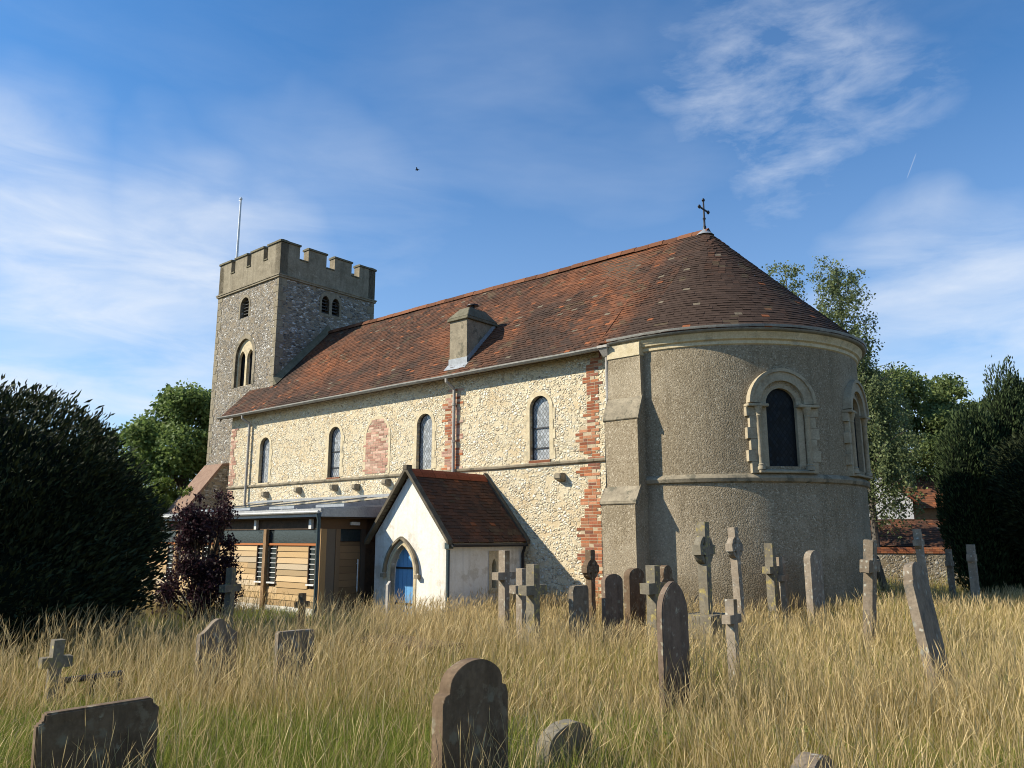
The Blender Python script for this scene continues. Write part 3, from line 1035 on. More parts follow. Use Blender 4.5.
def build_roofs():
    ey, ez = -0.30, 5.97
    dv = Vector((0, RY - ey, RZ - ez))
    L = dv.length
    mb = MB()

    def dk(s, t):
        k = 0.30 + 0.50 * (noise.noise(Vector((s * 0.32, t * 0.5, 4.0))) + 0.05)
        k += 0.45 * max(0, noise.noise(Vector((s * 0.9, t * 1.3, 8.0))))
        k += 0.22 * max(0.0, 1 - t / 1.2)                                   # lichen and dirt near the eaves
        k -= 0.26 * max(0.0, 1 - abs(s - 15.6) / 2.0) * min(1, t / 1.5)
        k += 0.16 * noise.noise(Vector((s * 1.7, t * 0.35, 12.0)))
        return k

    tower_e, tower_s = -15.0, 0.80
    x0 = -16.60

    def clip(s, t):
        x = x0 + s
        y = ey + t * dv.y / L
        return x < tower_e - 0.02 and y > tower_s + 0.02
    tiled_plane(mb, (x0, ey, ez), (1, 0, 0), dv, lambda t: (0.0, 0.22 - x0), L, dk, seed=1.3, clip=clip)
    # north slope
    tiled_plane(mb, (x0, 2 * RY - ey, ez), (1, 0, 0), Vector((0, -(RY - ey), RZ - ez)), lambda t: (1.6, 0.22 - x0), L, dk, gauge=0.21, width=0.66, seed=5.0)
    # underside / verge boards of the nave roof
    n = Vector((0, -(RZ - ez), RY - ey)).normalized()
    rf = mb.build('nave_roof', 'tile', church, smooth=False, weld=False)
    rf['label'] = 'long red clay tile roof, orange by the chancel'
    mb = MB()
    up = lambda x, y, k=0.0: (x, y, ez + (y - ey) * dv.z / dv.y - k)
    mb.poly([up(x0 + 0.02, ey + 0.01, .035), up(x0 + 0.02, 0.80, .035), up(0.22, 0.80, .035), up(0.22, ey + 0.01, .035)])
    mb.poly([up(-15.0, 0.8, .035), up(-15.0, RY, .035), up(0.22, RY, .035), up(0.22, 0.8, .035)])
    mb.poly([(x0 + .02, ey + .02, ez - .05), (0.22, ey + .02, ez - .05), (0.22, 0.0, ez - 0.02), (x0 + .02, 0.0, ez - .02)])
    mb.poly([up(x0 + .02, ey, .03), up(x0 + .02, 0.80, .03), up(x0 + .02, 0.80, .16), up(x0 + .02, ey, .16)])
    mb.build('roof_underside', 'dark_wood', rf)
    # chancel slope and half cone of the apse
    mb = MB()
    cy, cz = AC[1] - AR - 0.24, 5.99
    dvc = Vector((0, RY - cy, RZ + 0.02 - cz))
    Lc = dvc.length

    def dkc(s, t):
        edge = max(0.0, 1 - s / 0.5) * 0.35
        return 0.74 - edge + 0.22 * noise.noise(Vector((s * 0.8, t * 0.5, 2.0))) + 0.10 * max(0, 1 - t / 0.9)
    xs0 = 0.20
    tiled_plane(mb, (xs0, cy, cz), (1, 0, 0), dvc, lambda t: (0.0, AC[0] - xs0), Lc, dkc, seed=2.2)
    tiled_plane(mb, (xs0, 2 * RY - cy, cz), (1, 0, 0), Vector((0, -dvc.y, dvc.z)), lambda t: (0.0, AC[0] - xs0), Lc, dkc, gauge=0.21, width=0.66, seed=6.2)
    # step between chancel roof and nave roof
    mb.poly([(xs0, cy, cz - 0.35), (xs0, RY, RZ - 0.05), (xs0, RY, RZ + 0.02), (xs0, cy, cz + 0.02)], None, (0.10, 0.04, 0.025))
    rad = RY - cy
    rows = int(Lc / 0.105)
    for j in range(rows):
        t0, t1 = j / rows, (j + 1) / rows + 0.002
        r0, r1 = rad * (1 - t0), max(0.0, rad * (1 - t1))
        zz0, zz1 = cz + (RZ + 0.02 - cz) * t0, cz + (RZ + 0.02 - cz) * min(1, t1)
        n_t = max(6, int(PI * r0 / 0.165))
        ph = random.random()
        for i in range(-1, n_t + 1):
            a0, a1 = (i + ph) / n_t * PI, (i + 1 + ph) / n_t * PI
            a0, a1 = max(0.0, a0), min(PI, a1)
            if a1 - a0 < 0.002:
                continue
            l = 0.013 + random.uniform(-0.006, 0.007)
            sag = 0.02 * noise.noise(Vector((a0 * 2.0, t0 * 4, 5.0)))

            def pt(a, r, z, up_):
                return (AC[0] + (r + up_ * 0.68) * math.sin(a), AC[1] - (r + up_ * 0.68) * math.cos(a), z + up_ * 0.73)
            aS, tS = a0 * 2.0, t0 * Lc
            k = 0.74 + 0.22 * noise.noise(Vector((math.sin(a0) * 3, math.cos(a0) * 3, t0 * 1.2))) + 0.10 * max(0, 1 - t0 * 5)
            c = tile_col(a0 * 2.6, tS, k, 3.7)
            q = [pt(a0, r0, zz0, l + sag), pt(a1, r0, zz0, l + sag), pt(a1, r1, zz1, 0.002 + sag), pt(a0, r1, zz1, 0.002 + sag)]
            mb.poly(q, None, c)
            mb.poly([pt(a0, r0, zz0, -0.01), pt(a1, r0, zz0, -0.01), q[1], q[0]], None, tuple(x * .8 for x in c))
    ar = mb.build('apse_roof', 'tile', church, smooth=False, weld=False)
    ar['label'] = 'darker brown conical tile roof over the apse'
    mb = MB()
    N = 60
    for i in range(N):
        a0, a1 = PI * i / N, PI * (i + 1) / N
        P = [(AC[0] + r * math.sin(a), AC[1] - r * math.cos(a), z) for a, r, z in ((a0, rad - .02, cz - .03), (a1, rad - .02, cz - .03), (a1, AR - .05, cz - .04), (a0, AR - .05, cz - .04))]
        mb.poly(P)
    mb.poly([(0.22, cy + .02, cz - .03), (AC[0], cy + .02, cz - .03), (AC[0], cy + .3, cz - .04), (0.22, cy + .3, cz - .04)])
    mb.build('roof_underside', 'dark_wood', ar)
    # ridge tiles
    mb = MB()
    x = -14.95
    while x < AC[0] - 0.05:
        l = 0.44
        z = RZ + 0.028 * noise.noise(Vector((x * 0.35, 4.9, 1.3))) + random.uniform(-.008, .008)
        hh = 0.11
        c = Vector((0.20, 0.085, 0.045)) * random.uniform(0.5, 1.15)
        pts = [(-0.15, -0.13), (-0.10, -0.02), (0.0, 0.045), (0.10, -0.02), (0.15, -0.13)]
        for k in range(4):
            p, q = pts[k], pts[k + 1]
            mb.poly([(x, RY + p[0], z + p[1] + .02), (x + l - .012, RY + p[0], z + p[1] + .02), (x + l - .012, RY + q[0], z + q[1] + .02), (x, RY + q[0], z + q[1] + .02)], None, tuple(c))
        mb.poly([(x, RY + p[0], z + p[1] + .02) for p in pts], None, tuple(c * .7))
        x += l
    mb.build('ridge_tiles', 'tile', church, smooth=False)
    # gutter along the nave
    mb = MB()
    prof = [(-0.27, 5.93), (-0.31, 5.885), (-0.375, 5.885), (-0.415, 5.93), (-0.415, 5.965), (-0.395, 5.965), (-0.39, 5.935), (-0.36, 5.91), (-0.27, 5.945)]
    xs = np.linspace(-16.62, 0.24, 38)
    for k in range(len(xs) - 1):
        d0, d1 = [0.012 * noise.noise(Vector((v * 0.5, 0, 0))) for v in (xs[k], xs[k + 1])]
        for i in range(len(prof) - 1):
            p, q = prof[i], prof[i + 1]
            mb.poly([(xs[k], p[0], p[1] + d0), (xs[k + 1], p[0], p[1] + d1), (xs[k + 1], q[0], q[1] + d1), (xs[k], q[0], q[1] + d0)])
    mb.build('gutter', 'gutter', church)
    # cross on the apex
    mb = MB()
    cx, cyy = AC[0] - 0.02, RY
    zb = RZ
    mb.tube([(cx, cyy, zb - 0.02), (cx, cyy, zb + 0.12), (cx, cyy, zb + 0.14), (cx, cyy, zb + 0.30), (cx, cyy, zb + 0.34), (cx, cyy, zb + 0.38), (cx, cyy, zb + 0.85)],
            [0.05, 0.045, 0.03, 0.028, 0.045, 0.026, 0.022], 8)
    # arms lie north-south, so they are seen foreshortened from the east
    mb.tube([(cx, cyy - 0.24, zb + 0.60), (cx, cyy + 0.24, zb + 0.60)], 0.024, 8)
    for p in ((cx, cyy - 0.25, zb + 0.60), (cx, cyy + 0.25, zb + 0.60), (cx, cyy, zb + 0.86)):
        for v in ((0, 1, 0), (0, 0, 1)):
            v = Vector(v)
            mb.tube([Vector(p) - v * 0.055, Vector(p) - v * 0.02, Vector(p) + v * 0.02, Vector(p) + v * 0.055], [0.012, 0.04, 0.04, 0.012], 8)
    fin = mb.build('cross_finial', 'iron', church)
    fin['label'] = 'dark iron cross on the roof apex'
    mb = MB()
    mb.tube([(cx, cyy, zb - 0.14), (cx, cyy, zb - 0.02), (cx, cyy, zb + 0.035)], [0.24, 0.12, 0.05], 12)
    mb.build('lead_collar', 'lead', fin)
    # chimney
    mb = MB()
    xa, xb, ya, yb = -5.10, -4.42, 0.0, 1.15
    mb.box(xa, xb, ya, yb, 6.1, 7.56)
    ch = mb.build('chimney', 'stone_dark', church, bevel=0.012)
    ch['label'] = 'squat stone chimney with sloped cap on the roof'
    mb = MB()
    mb.hexa([(xa - .06, ya - .06, 7.56), (xb + .06, ya - .06, 7.56), (xb + .06, yb + .06, 7.56), (xa - .06, yb + .06, 7.56),
             (xa - .05, ya - .05, 7.64), (xb + .05, ya - .05, 7.64), (xb + .05, yb + .05, 7.64), (xa - .05, yb + .05, 7.64)])
    mb.hexa([(xa - .05, ya - .05, 7.642), (xb + .05, ya - .05, 7.642), (xb + .05, yb + .05, 7.642), (xa - .05, yb + .05, 7.642),
             (xa + .16, ya + .24, 7.97), (xb - .16, ya + .24, 7.97), (xb - .16, yb - .24, 7.97), (xa + .16, yb - .24, 7.97)])
    mb.build('chimney_cap', 'coping', ch, bevel=0.01)
    mb = MB()
    c = ((xa + xb) / 2, (ya + yb) / 2)
    mb.tube([(*c, 7.95), (*c, 8.10)], 0.05, 8)
    mb.tube([(*c, 8.10), (*c, 8.13), (*c, 8.16)], [0.17, 0.16, 0.03], 10)
    mb.build('cowl', 'iron', ch)
    mb = MB()
    zf = lambda y: ez + (y - ey) * dv.z / dv.y
    mb.box(xa - .012, xb + .012, ya - .014, ya + .05, zf(ya) - .02, zf(ya) + .20)
    mb.hexa([(xa - .06, ya - .16, zf(ya - .16) + .028), (xb + .06, ya - .16, zf(ya - .16) + .028), (xb + .06, ya, zf(ya) + .028), (xa - .06, ya, zf(ya) + .028),
             (xa - .06, ya - .16, zf(ya - .16) + .04), (xb + .06, ya - .16, zf(ya - .16) + .04), (xb + .06, ya, zf(ya) + .045), (xa - .06, ya, zf(ya) + .045)])
    for x, sgn in ((xb, 1), (xa, -1)):
        q0, q1 = sorted((x + .012 * sgn, x - .01 * sgn))
        mb.hexa([(q0, ya - .01, zf(ya) - .05), (q1, ya - .01, zf(ya) - .05), (q1, yb, zf(yb) - .05), (q0, yb, zf(yb) - .05),
                 (q0, ya - .01, zf(ya) + .19), (q1, ya - .01, zf(ya) + .19), (q1, yb, zf(yb) + .17), (q0, yb, zf(yb) + .17)])
    mb.build('lead_flashing', 'lead', ch)

    # downpipes
    def pipe(name, pts, mat, r=0.045):
        m_ = MB()
        m_.tube(pts, r, 8)
        for p in pts[2:-1]:
            pass
        zs = [z for z in (1.0, 2.6, 4.2, 5.2) if pts[-1][2] < z < pts[-2][2]]
        for z in zs:
            m_.tube([(pts[-1][0], pts[-1][1], z - .03), (pts[-1][0], pts[-1][1], z + .03)], r + .014, 8)
        return m_.build(name, mat, church)
    pipe('downpipe', [(-4.86, -0.34, 5.90), (-4.86, -0.34, 5.80), (-4.80, -0.10, 5.62), (-4.80, -0.09, 5.5), (-4.80, -0.09, 0.1)], 'pipe_pale')
    pipe('downpipe', [(-15.02, -0.34, 5.90), (-15.02, -0.34, 5.78), (-14.92, -0.10, 5.62), (-14.92, -0.09, 5.5), (-14.92, -0.09, 2.7)], 'pipe_pale')
    hp = MB()
    hp.hexa([(0.26, -0.42, 5.70), (0.40, -0.42, 5.70), (0.40, -0.29, 5.70), (0.26, -0.29, 5.70), (0.21, -0.53, 5.88), (0.44, -0.53, 5.88), (0.44, -0.27, 5.88), (0.21, -0.27, 5.88)])
    hp.box(0.19, 0.46, -0.55, -0.265, 5.885, 5.94)
    hp.tube([(0.33, -0.36, 5.72), (0.33, -0.36, 4.6)], 0.045, 8)
    hp.tube([(0.33, -0.36, 4.62), (0.33, -0.36, 0.0)], 0.040, 8)
    o = hp.build('downpipe', 'pipe_pale', church)
    o['label'] = 'pale downpipe with hopper head at the chancel corner'


# --- tower
TX0, TX1, TY0, TY1 = -19.37, -15.0, 0.80, 5.36


def build_tower():
    zt = 11.32
    mb = MB()
    sw = arch(-17.10, 1.22, 7.36, 8.55, 9.25)
    sl = arch(-17.30, 0.62, 10.12, 10.62, 10.95)
    e1 = arch(2.93, 0.36, 10.32, 10.80, 11.05)
    e2 = arch(3.42, 0.36, 10.32, 10.80, 11.05)
    fl = 0.10                                                       # batter of the lower stage
    mb.panel([(TX0, 4.5), (TX1, 4.5), (TX1, zt), (TX0, zt)], [sw, sl], lambda s, t, d: (s, TY0 + d, t), 0.0, 0.32)
    mb.panel([(TY0, 4.5), (TY1, 4.5), (TY1, zt), (TY0, zt)], [e1, e2], lambda s, t, d: (TX1 - d, s, t), 0.0, 0.28)
    mb.poly([(TX0, TY1, 4.5), (TX0, TY0, 4.5), (TX0, TY0, zt), (TX0, TY1, zt)])
    mb.poly([(TX1, TY1, 4.5), (TX0, TY1, 4.5), (TX0, TY1, zt), (TX1, TY1, zt)])
    a = [(TX0 - fl, TY0 - fl), (TX1, TY0 - fl), (TX1, TY1 + fl), (TX0 - fl, TY1 + fl)]
    b = [(TX0, TY0), (TX1, TY0), (TX1, TY1), (TX0, TY1)]
    for k in range(4):
        k2 = (k + 1) % 4
        mb.poly([(*a[k], GB), (*a[k2], GB), (*b[k2], 4.5), (*b[k], 4.5)])
    tw = mb.build('tower', 'flint_tower', church, weld=False)
    tw['label'] = 'square grey flint west tower'
    # corner quoins
    for (x, y, sx, sy) in ((TX1, TY0, -1, 1), (TX0, TY0, 1, 1), (TX1, TY1, -1, -1)):
        mb = MB()
        z = 4.6
        k = 0
        while z < zt - 0.1:
            h = random.uniform(0.22, 0.36)
            lx, ly = (0.34, 0.20) if k % 2 else (0.20, 0.34)
            lx *= random.uniform(.7, 1.1)
            ly *= random.uniform(.7, 1.1)
            xa, xb = sorted((x - sx * .012, x + sx * lx))
            ya, yb = sorted((y - sy * .012, y + sy * ly))
            mb.box(xa, xb, ya, yb, z + .004, min(z + h, zt) - .004)
            z += h
            k += 1
        mb.build('corner_quoins', 'parapet', tw, bevel=0.01)
    # string course and parapet with battlements
    mb = MB()
    for z0, z1, g in ((zt - 0.02, zt + 0.05, 0.06), (zt + 0.05, zt + 0.10, 0.085)):
        mb.box(TX0 - g, TX1 + g, TY0 - g, TY1 + g, z0, z1)
    mb.build('string_course', 'parapet', tw)
    p0, p1, pm, t = zt + 0.10, 12.17, 12.70, 0.34
    mb = MB()
    o = 0.012
    W = TX1 - TX0 + 2 * o
    L = TY1 - TY0 + 2 * o

    def wall(n_m, length, gap, put):
        mw = (length - gap * (n_m - 1)) / n_m
        out = [(0, p0), (length, p0)]
        s = length
        merl = []
        for k in range(n_m):
            out += [(s, pm), (s - mw, pm)]
            merl.append((s - mw, s))
            s -= mw
            if k < n_m - 1:
                out += [(s, p1), (s - gap, p1)]
                s -= gap
        mb.prism(out, put, 0.0, t)
        return merl
    S = lambda s, tt, d: (TX0 - o + s, TY0 - o + d, tt)
    E = lambda s, tt, d: (TX1 + o - d, TY0 - o + s, tt)
    Nn = lambda s, tt, d: (TX1 + o - s, TY1 + o - d, tt)
    Ww = lambda s, tt, d: (TX0 - o + d, TY1 + o - s, tt)
    cop = MB()
    for n_m, length, gap, put in ((4, W, 0.30, S), (4, L, 0.40, E), (4, W, 0.30, Nn), (4, L, 0.40, Ww)):
        for a_, b_ in wall(n_m, length, gap, put):
            P = []
            for tt, g in ((pm + .002, .045), (pm + .07, .045)):
                for s, d in ((a_ - g * .7, -g), (b_ + g * .7, -g), (b_ + g * .7, t + g), (a_ - g * .7, t + g)):
                    P.append(put(min(max(s, -g), length + g), tt, d))
            top = [put(a_, pm + .11, t / 2 - .08), put(b_, pm + .11, t / 2 - .08), put(b_, pm + .11, t / 2 + .08), put(a_, pm + .11, t / 2 + .08)]
            cop.hexa(P)
            cop.hexa([(p[0], p[1], p[2] + .002) for p in P[4:]] + top)
        mw = (length - gap * (n_m - 1)) / n_m
        for k in range(n_m - 1):
            s0 = mw * (k + 1) + gap * k
            P = [put(s, tt, d) for tt in (p1 + .003, p1 + .05) for s, d in ((s0 + .01, -.03), (s0 + gap - .01, -.03), (s0 + gap - .01, t + .03), (s0 + .01, t + .03))]
            cop.hexa(P)
    pa = mb.build('parapet', 'parapet', tw, smooth=False, weld=False)
    cop.build('coping', 'coping', tw, smooth=False)
    mb = MB()
    mb.poly([(TX0, TY0, zt + .15), (TX1, TY0, zt + .15), (TX1, TY1, zt + .15), (TX0, TY1, zt + .15)])
    mb.build('lead_roof', 'lead', tw)
    # belfry window: two lights under one arch
    put = lambda s, tt, d: (s, TY0 + d, tt)

    def surround(ol, xc, zs, wd, pt, d0, d1, mat, name='stone_surround'):
        m_ = MB()
        jam = ol[1:] + [ol[0]]
        m_.ring(grow(jam, wd, xc, zs), jam, pt, d0, d1)
        return m_.build(name, mat, tw)
    surround(sw, -17.10, 8.55, 0.17, put, -0.015, 0.30, 'stone_dark')
    lights = [arch(-17.39, 0.45, 7.40, 8.45, 8.80, n=10), arch(-16.81, 0.45, 7.40, 8.45, 8.80, n=10)]
    mb = MB()
    mb.panel(sw, lights, put, 0.09, 0.10)
    mb.build('tracery', 'stone', tw, weld=False)
    for q in ([put(-17.8, 7.3, .26), put(-16.4, 7.3, .26), put(-16.4, 9.3, .26), put(-17.8, 9.3, .26)],
              [put(-17.7, 10.0, .33), put(-16.9, 10.0, .33), put(-16.9, 11.0, .33), put(-17.7, 11.0, .33)],
              [(TX1 - .29, y, z) for y, z in ((2.6, 10.2), (3.8, 10.2), (3.8, 11.15), (2.6, 11.15))]):
        mb = MB()
        mb.poly(q)
        mb.build('window_backing', 'dark', tw)
    surround(sl, -17.30, 10.62, 0.10, put, -0.012, 0.25, 'parapet')
    lv = MB()
    for k in range(6):
        z = 10.16 + k * 0.13
        w = 0.29 if z < 10.62 else 0.29 - (z - 10.6) * 0.7
        lv.hexa([put(-17.30 - w, z, .10), put(-17.30 + w, z, .10), put(-17.30 + w, z + .07, .22), put(-17.30 - w, z + .07, .22),
                 put(-17.30 - w, z + .02, .10), put(-17.30 + w, z + .02, .10), put(-17.30 + w, z + .09, .22), put(-17.30 - w, z + .09, .22)])
    lv.build('louvres', 'louvre', tw)
    pe = lambda s, tt, d: (TX1 - d, s, tt)
    outer = arch(3.175, 1.05, 10.22, 10.85, 11.25, n=12)
    mb = MB()
    mb.panel(outer, [e1, e2], pe, -0.015, 0.20)
    mb.build('stone_surround', 'parapet', tw, weld=False)
    lv = MB()
    for yc in (2.93, 3.42):
        for k in range(5):
            z = 10.36 + k * 0.13
            w = 0.17 if z < 10.78 else 0.10
            lv.hexa([pe(yc - w, z, .08), pe(yc + w, z, .08), pe(yc + w, z + .07, .2), pe(yc - w, z + .07, .2),
                     pe(yc - w, z + .02, .08), pe(yc + w, z + .02, .08), pe(yc + w, z + .09, .2), pe(yc - w, z + .09, .2)])
    lv.build('louvres', 'louvre', tw)
    # lead flashing where the nave roof meets the tower
    ey, ez = -0.30, 5.97
    sl_ = (RZ - ez) / (RY - ey)
    mb = MB()
    zf = lambda y: ez + (y - ey) * sl_
    for (ya, yb) in ((TY0 - .02, RY), (2 * RY - TY0, RY)):
        m2 = lambda y: zf(y) if y <= RY else zf(2 * RY - y)
        mb.hexa([(TX1, ya, m2(ya) + .02), (TX1 + .24, ya, m2(ya) + .035), (TX1 + .24, yb, m2(yb) + .035), (TX1, yb, m2(yb) + .02),
                 (TX1, ya, m2(ya) + .30), (TX1 + .03, ya, m2(ya) + .30), (TX1 + .03, yb, m2(yb) + .30), (TX1, yb, m2(yb) + .30)])
    mb.build('roof_flashing', 'coping', tw)
    # raking buttress at the foot
    mb = MB()
    for pr in [[(0.82, GB), (0.82, 4.35), (0.45, 4.30), (-1.35, 1.95), (-1.35, GB)]]:
        mb.prism(pr[::-1], lambda s, tt, d: (d, s, tt), -17.55, -18.75)
    bt = mb.build('tower_buttress', 'flint_tower', tw, smooth=False)
    mb = MB()
    mb.prism([(0.80, 4.36), (0.80, 4.45), (0.43, 4.40), (-1.45, 1.96), (-1.38, 1.90), (0.46, 4.31)], lambda s, tt, d: (d, s, tt), -17.50, -18.80)
    mb.build('raking_slope', 'brown_slope', tw, smooth=False)


# --- south porch
def build_porch():
    px0, px1, yf = -4.82, -2.44, -2.65
    xr, zr, zeL, zeR = -3.65, 3.10, 1.72, 1.72
    door = arch(-3.86, 0.80, GB, 0.85, 1.50)
    mb = MB()
    mb.panel([(px0, GB), (px1, GB), (px1, zeR), (xr, zr), (px0, zeL)], [door], lambda s, t, d: (s, yf + d, t), 0.0, 0.24)
    wn = arch(-0.98, 0.40, 0.46, 1.05, 1.34)
    mb.panel([(yf, GB), (0.0, GB), (0.0, zeR), (yf, zeR)], [wn], lambda s, t, d: (px1 - d, s, t), 0.0, 0.22)
    mb.poly([(px0, 0, GB), (px0, yf, GB), (px0, yf, zeL), (px0, 0, zeL)])
    po = mb.build('porch', 'render', church, weld=False)
    po['label'] = 'small whitewashed gabled south porch'
    # plank door
    dl = arch(-3.86, 0.84, GB, 0.85, 1.52)
    mb = MB()
    n = 6
    for k in range(n):
        xa, xb = -4.28 + 0.14 * k, -4.28 + 0.14 * (k + 1)
        xm = (xa + xb) / 2
        h = 0.42
        top = 0.85
        rise = 0.67
        rr = (h * h + rise * rise) / (2 * h)
        dx = abs(xm + 3.86)
        top = 0.85 + math.sqrt(max(0.0, rr * rr - (rr - h + dx) ** 2))
        b = random.uniform(0.8, 1.15)
        mb.box(xa + .004, xb - .004, yf + .16 + random.uniform(0, .004), yf + .21, GB, top, (0.12 * b, 0.32 * b, 0.58 * b))
    dr = mb.build('door', 'blue', po, smooth=False)
    dr['label'] = 'pointed blue plank door'
    for z in (0.15, 0.95):
        mb = MB()
        mb.box(-4.22, -3.62, yf + .143, yf + .162, z, z + .045)
        mb.build('strap_hinge', 'iron', dr)
    mb = MB()
    mb.tube([(-3.55, yf + .15, .55), (-3.55, yf + .10, .55)], .03, 8)
    mb.tube([(-3.55, yf + .11, .60), (-3.52, yf + .10, .56), (-3.55, yf + .11, .50), (-3.58, yf + .10, .56), (-3.55, yf + .11, .60)], .008, 6)
    mb.build('ring_handle', 'iron', dr)
    mb = MB()
    mb.box(-4.4, -3.35, yf + .23, yf + .26, GB, 1.7)
    mb.build('porch_dark', 'dark', po)
    # stone door surround and hood
    jam = door[1:] + [door[0]]
    put = lambda s, t, d: (s, yf + d, t)
    mb = MB()
    mb.ring(grow(jam, 0.085, -3.86, 0.85), jam, put, -0.016, 0.14)
    mb.build('door_surround', 'stone', po)
    mb = MB()
    arc = [p for p in jam if p[1] >= 0.84]
    a0 = grow(arc, 0.13, -3.86, 0.80)
    a1 = grow(arc, 0.185, -3.86, 0.80)
    mb.ring(a1, a0, put, -0.09, 0.02)
    for sd in (-1, 1):
        mb.box(*sorted((-3.86 + sd * 0.52, -3.86 + sd * 0.64)), yf - .10, yf + .01, 0.76, 0.845)
    mb.build('hood_mould', 'stone_dark', po)
    # side window: two small pointed lights in a stone frame
    pe = lambda s, t, d: (px1 - d, s, t)
    l1 = arch(-1.09, 0.16, 0.52, 1.0, 1.18, n=8)
    l2 = arch(-0.87, 0.16, 0.52, 1.0, 1.18, n=8)
    mb = MB()
    mb.panel([(-1.27, 0.40), (-0.69, 0.40), (-0.69, 1.36), (-1.27, 1.36)], [l1, l2], pe, -0.014, 0.16)
    sd = mb.build('window', 'stone', po, weld=False)
    mb = MB()
    mb.poly([pe(-1.23, 0.45, .14), pe(-.73, 0.45, .14), pe(-.73, 1.3, .14), pe(-1.23, 1.3, .14)])
    mb.build('window_pane', 'glass', po)
    # tiled roof, two slopes; verge copings
    mb = MB()
    yv = yf - 0.12
    dk = lambda s, t: 0.35 + 0.35 * noise.noise(Vector((s * 0.9, t * 0.9, 3.3))) + 0.15
    eo = 0.19
    slR = (zr - zeR) / (px1 - xr)
    slL = (zr - zeL) / (xr - px0)
    dvR = Vector((xr - px1 - eo, 0, zr + .06 - zeR + eo * slR))
    dvL = Vector((xr - px0 + eo, 0, zr + .06 - zeL + eo * slL))
    tiled_plane(mb, (px1 + eo, yv, zeR - eo * slR + .06), (0, 1, 0), dvR, lambda t: (0.0, -yv), dvR.length, dk, gauge=0.10, seed=7.7)
    tiled_plane(mb, (px0 - eo, yv, zeL - eo * slL + .06), (0, 1, 0), dvL, lambda t: (0.0, -yv), dvL.length, dk, gauge=0.10, seed=9.7)
    mb.build('porch_roof', 'tile', po, smooth=False, weld=False)
    mb = MB()
    # ridge
    for y in np.arange(yv, -0.05, 0.40):
        pts = [(-0.15, -0.19), (-0.08, -0.07), (0.0, 0.0), (0.08, -0.07), (0.15, -0.19)]
        c = Vector((0.27, 0.075, 0.035)) * random.uniform(.8, 1.1)
        for k in range(4):
            p, q = pts[k], pts[k + 1]
            mb.poly([(xr + p[0], y, zr + .14 + p[1]), (xr + p[0], y + .39, zr + .14 + p[1]), (xr + q[0], y + .39, zr + .14 + q[1]), (xr + q[0], y, zr + .14 + q[1])], None, tuple(c))
    mb.build('ridge_tiles', 'tile', po, smooth=False)
    mb = MB()
    for sgn, xe, sl_, ze in ((1, px1 + eo + .02, slR, zeR - (eo + .02) * slR), (-1, px0 - eo - .02, slL, zeL - (eo + .02) * slL)):
        for (ya, yb) in ((yv - .05, yv + .10), (-0.13, -0.006)):
            mb.prism([(xe, ze + .03), (xe, ze + .13), (xr, zr + .18), (xr, zr + .07)][::sgn], lambda s, t, d: (s, d, t), ya, yb)
    mb.box(xr - .06, xr + .06, yv - .06, yv + .11, zr + .10, zr + .21)
    mb.build('verge_coping', 'verge', po, smooth=False)
    mb = MB()
    for x in (px1 + .03,):
        mb.box(px1 - .03, px1 + .10, yf - .02, yf + .12, zeR - .30, zeR - .17)
    mb.tube([(px1 + .05, yf + .02, 1.40), (px1 + .05, yf + .02, GB)], .035, 8)
    mb.build('corner_pipe', 'pipe_dark', po)
    mb = MB()
    ge = px1 + eo
    gz = zeR - eo * slR - .01
    mb.tube([(ge + .03, yv + .1, gz), (ge + .03, -.14, gz)], .04, 8)
    mb.tube([(ge + .03, -.2, gz), (ge - .12, -.12, gz - .2), (ge - .14, -.1, GB)], .035, 8)
    mb.build('gutter', 'iron', po)


build_nave()
build_brickwork()
build_apse()
build_roofs()
build_tower()
build_porch()

# flagpole stands on the tower
fp = empty('flagpole', tuple(CH + E_ * -19.08 + N_ * 1.32 + Vector((0, 0, 11.47))), CROT)
tag(fp, 'thin white flagpole standing on the tower top without a flag', 'flagpole')
mb = MB()
mb.tube([(0, 0, 0), (0, 0, 2.0), (0, 0, 4.25)], [0.06, 0.052, 0.04], 10)
mb.build('pole', 'pole', fp)
mb = MB()
mb.tube([(0, 0, 4.25), (0, 0, 4.28), (0, 0, 4.35), (0, 0, 4.4)], [0.03, 0.06, 0.06, 0.01], 10)
mb.box(-.16, -.03, -.01, .01, 4.26, 4.285)
mb.build('finial', 'pole', fp)


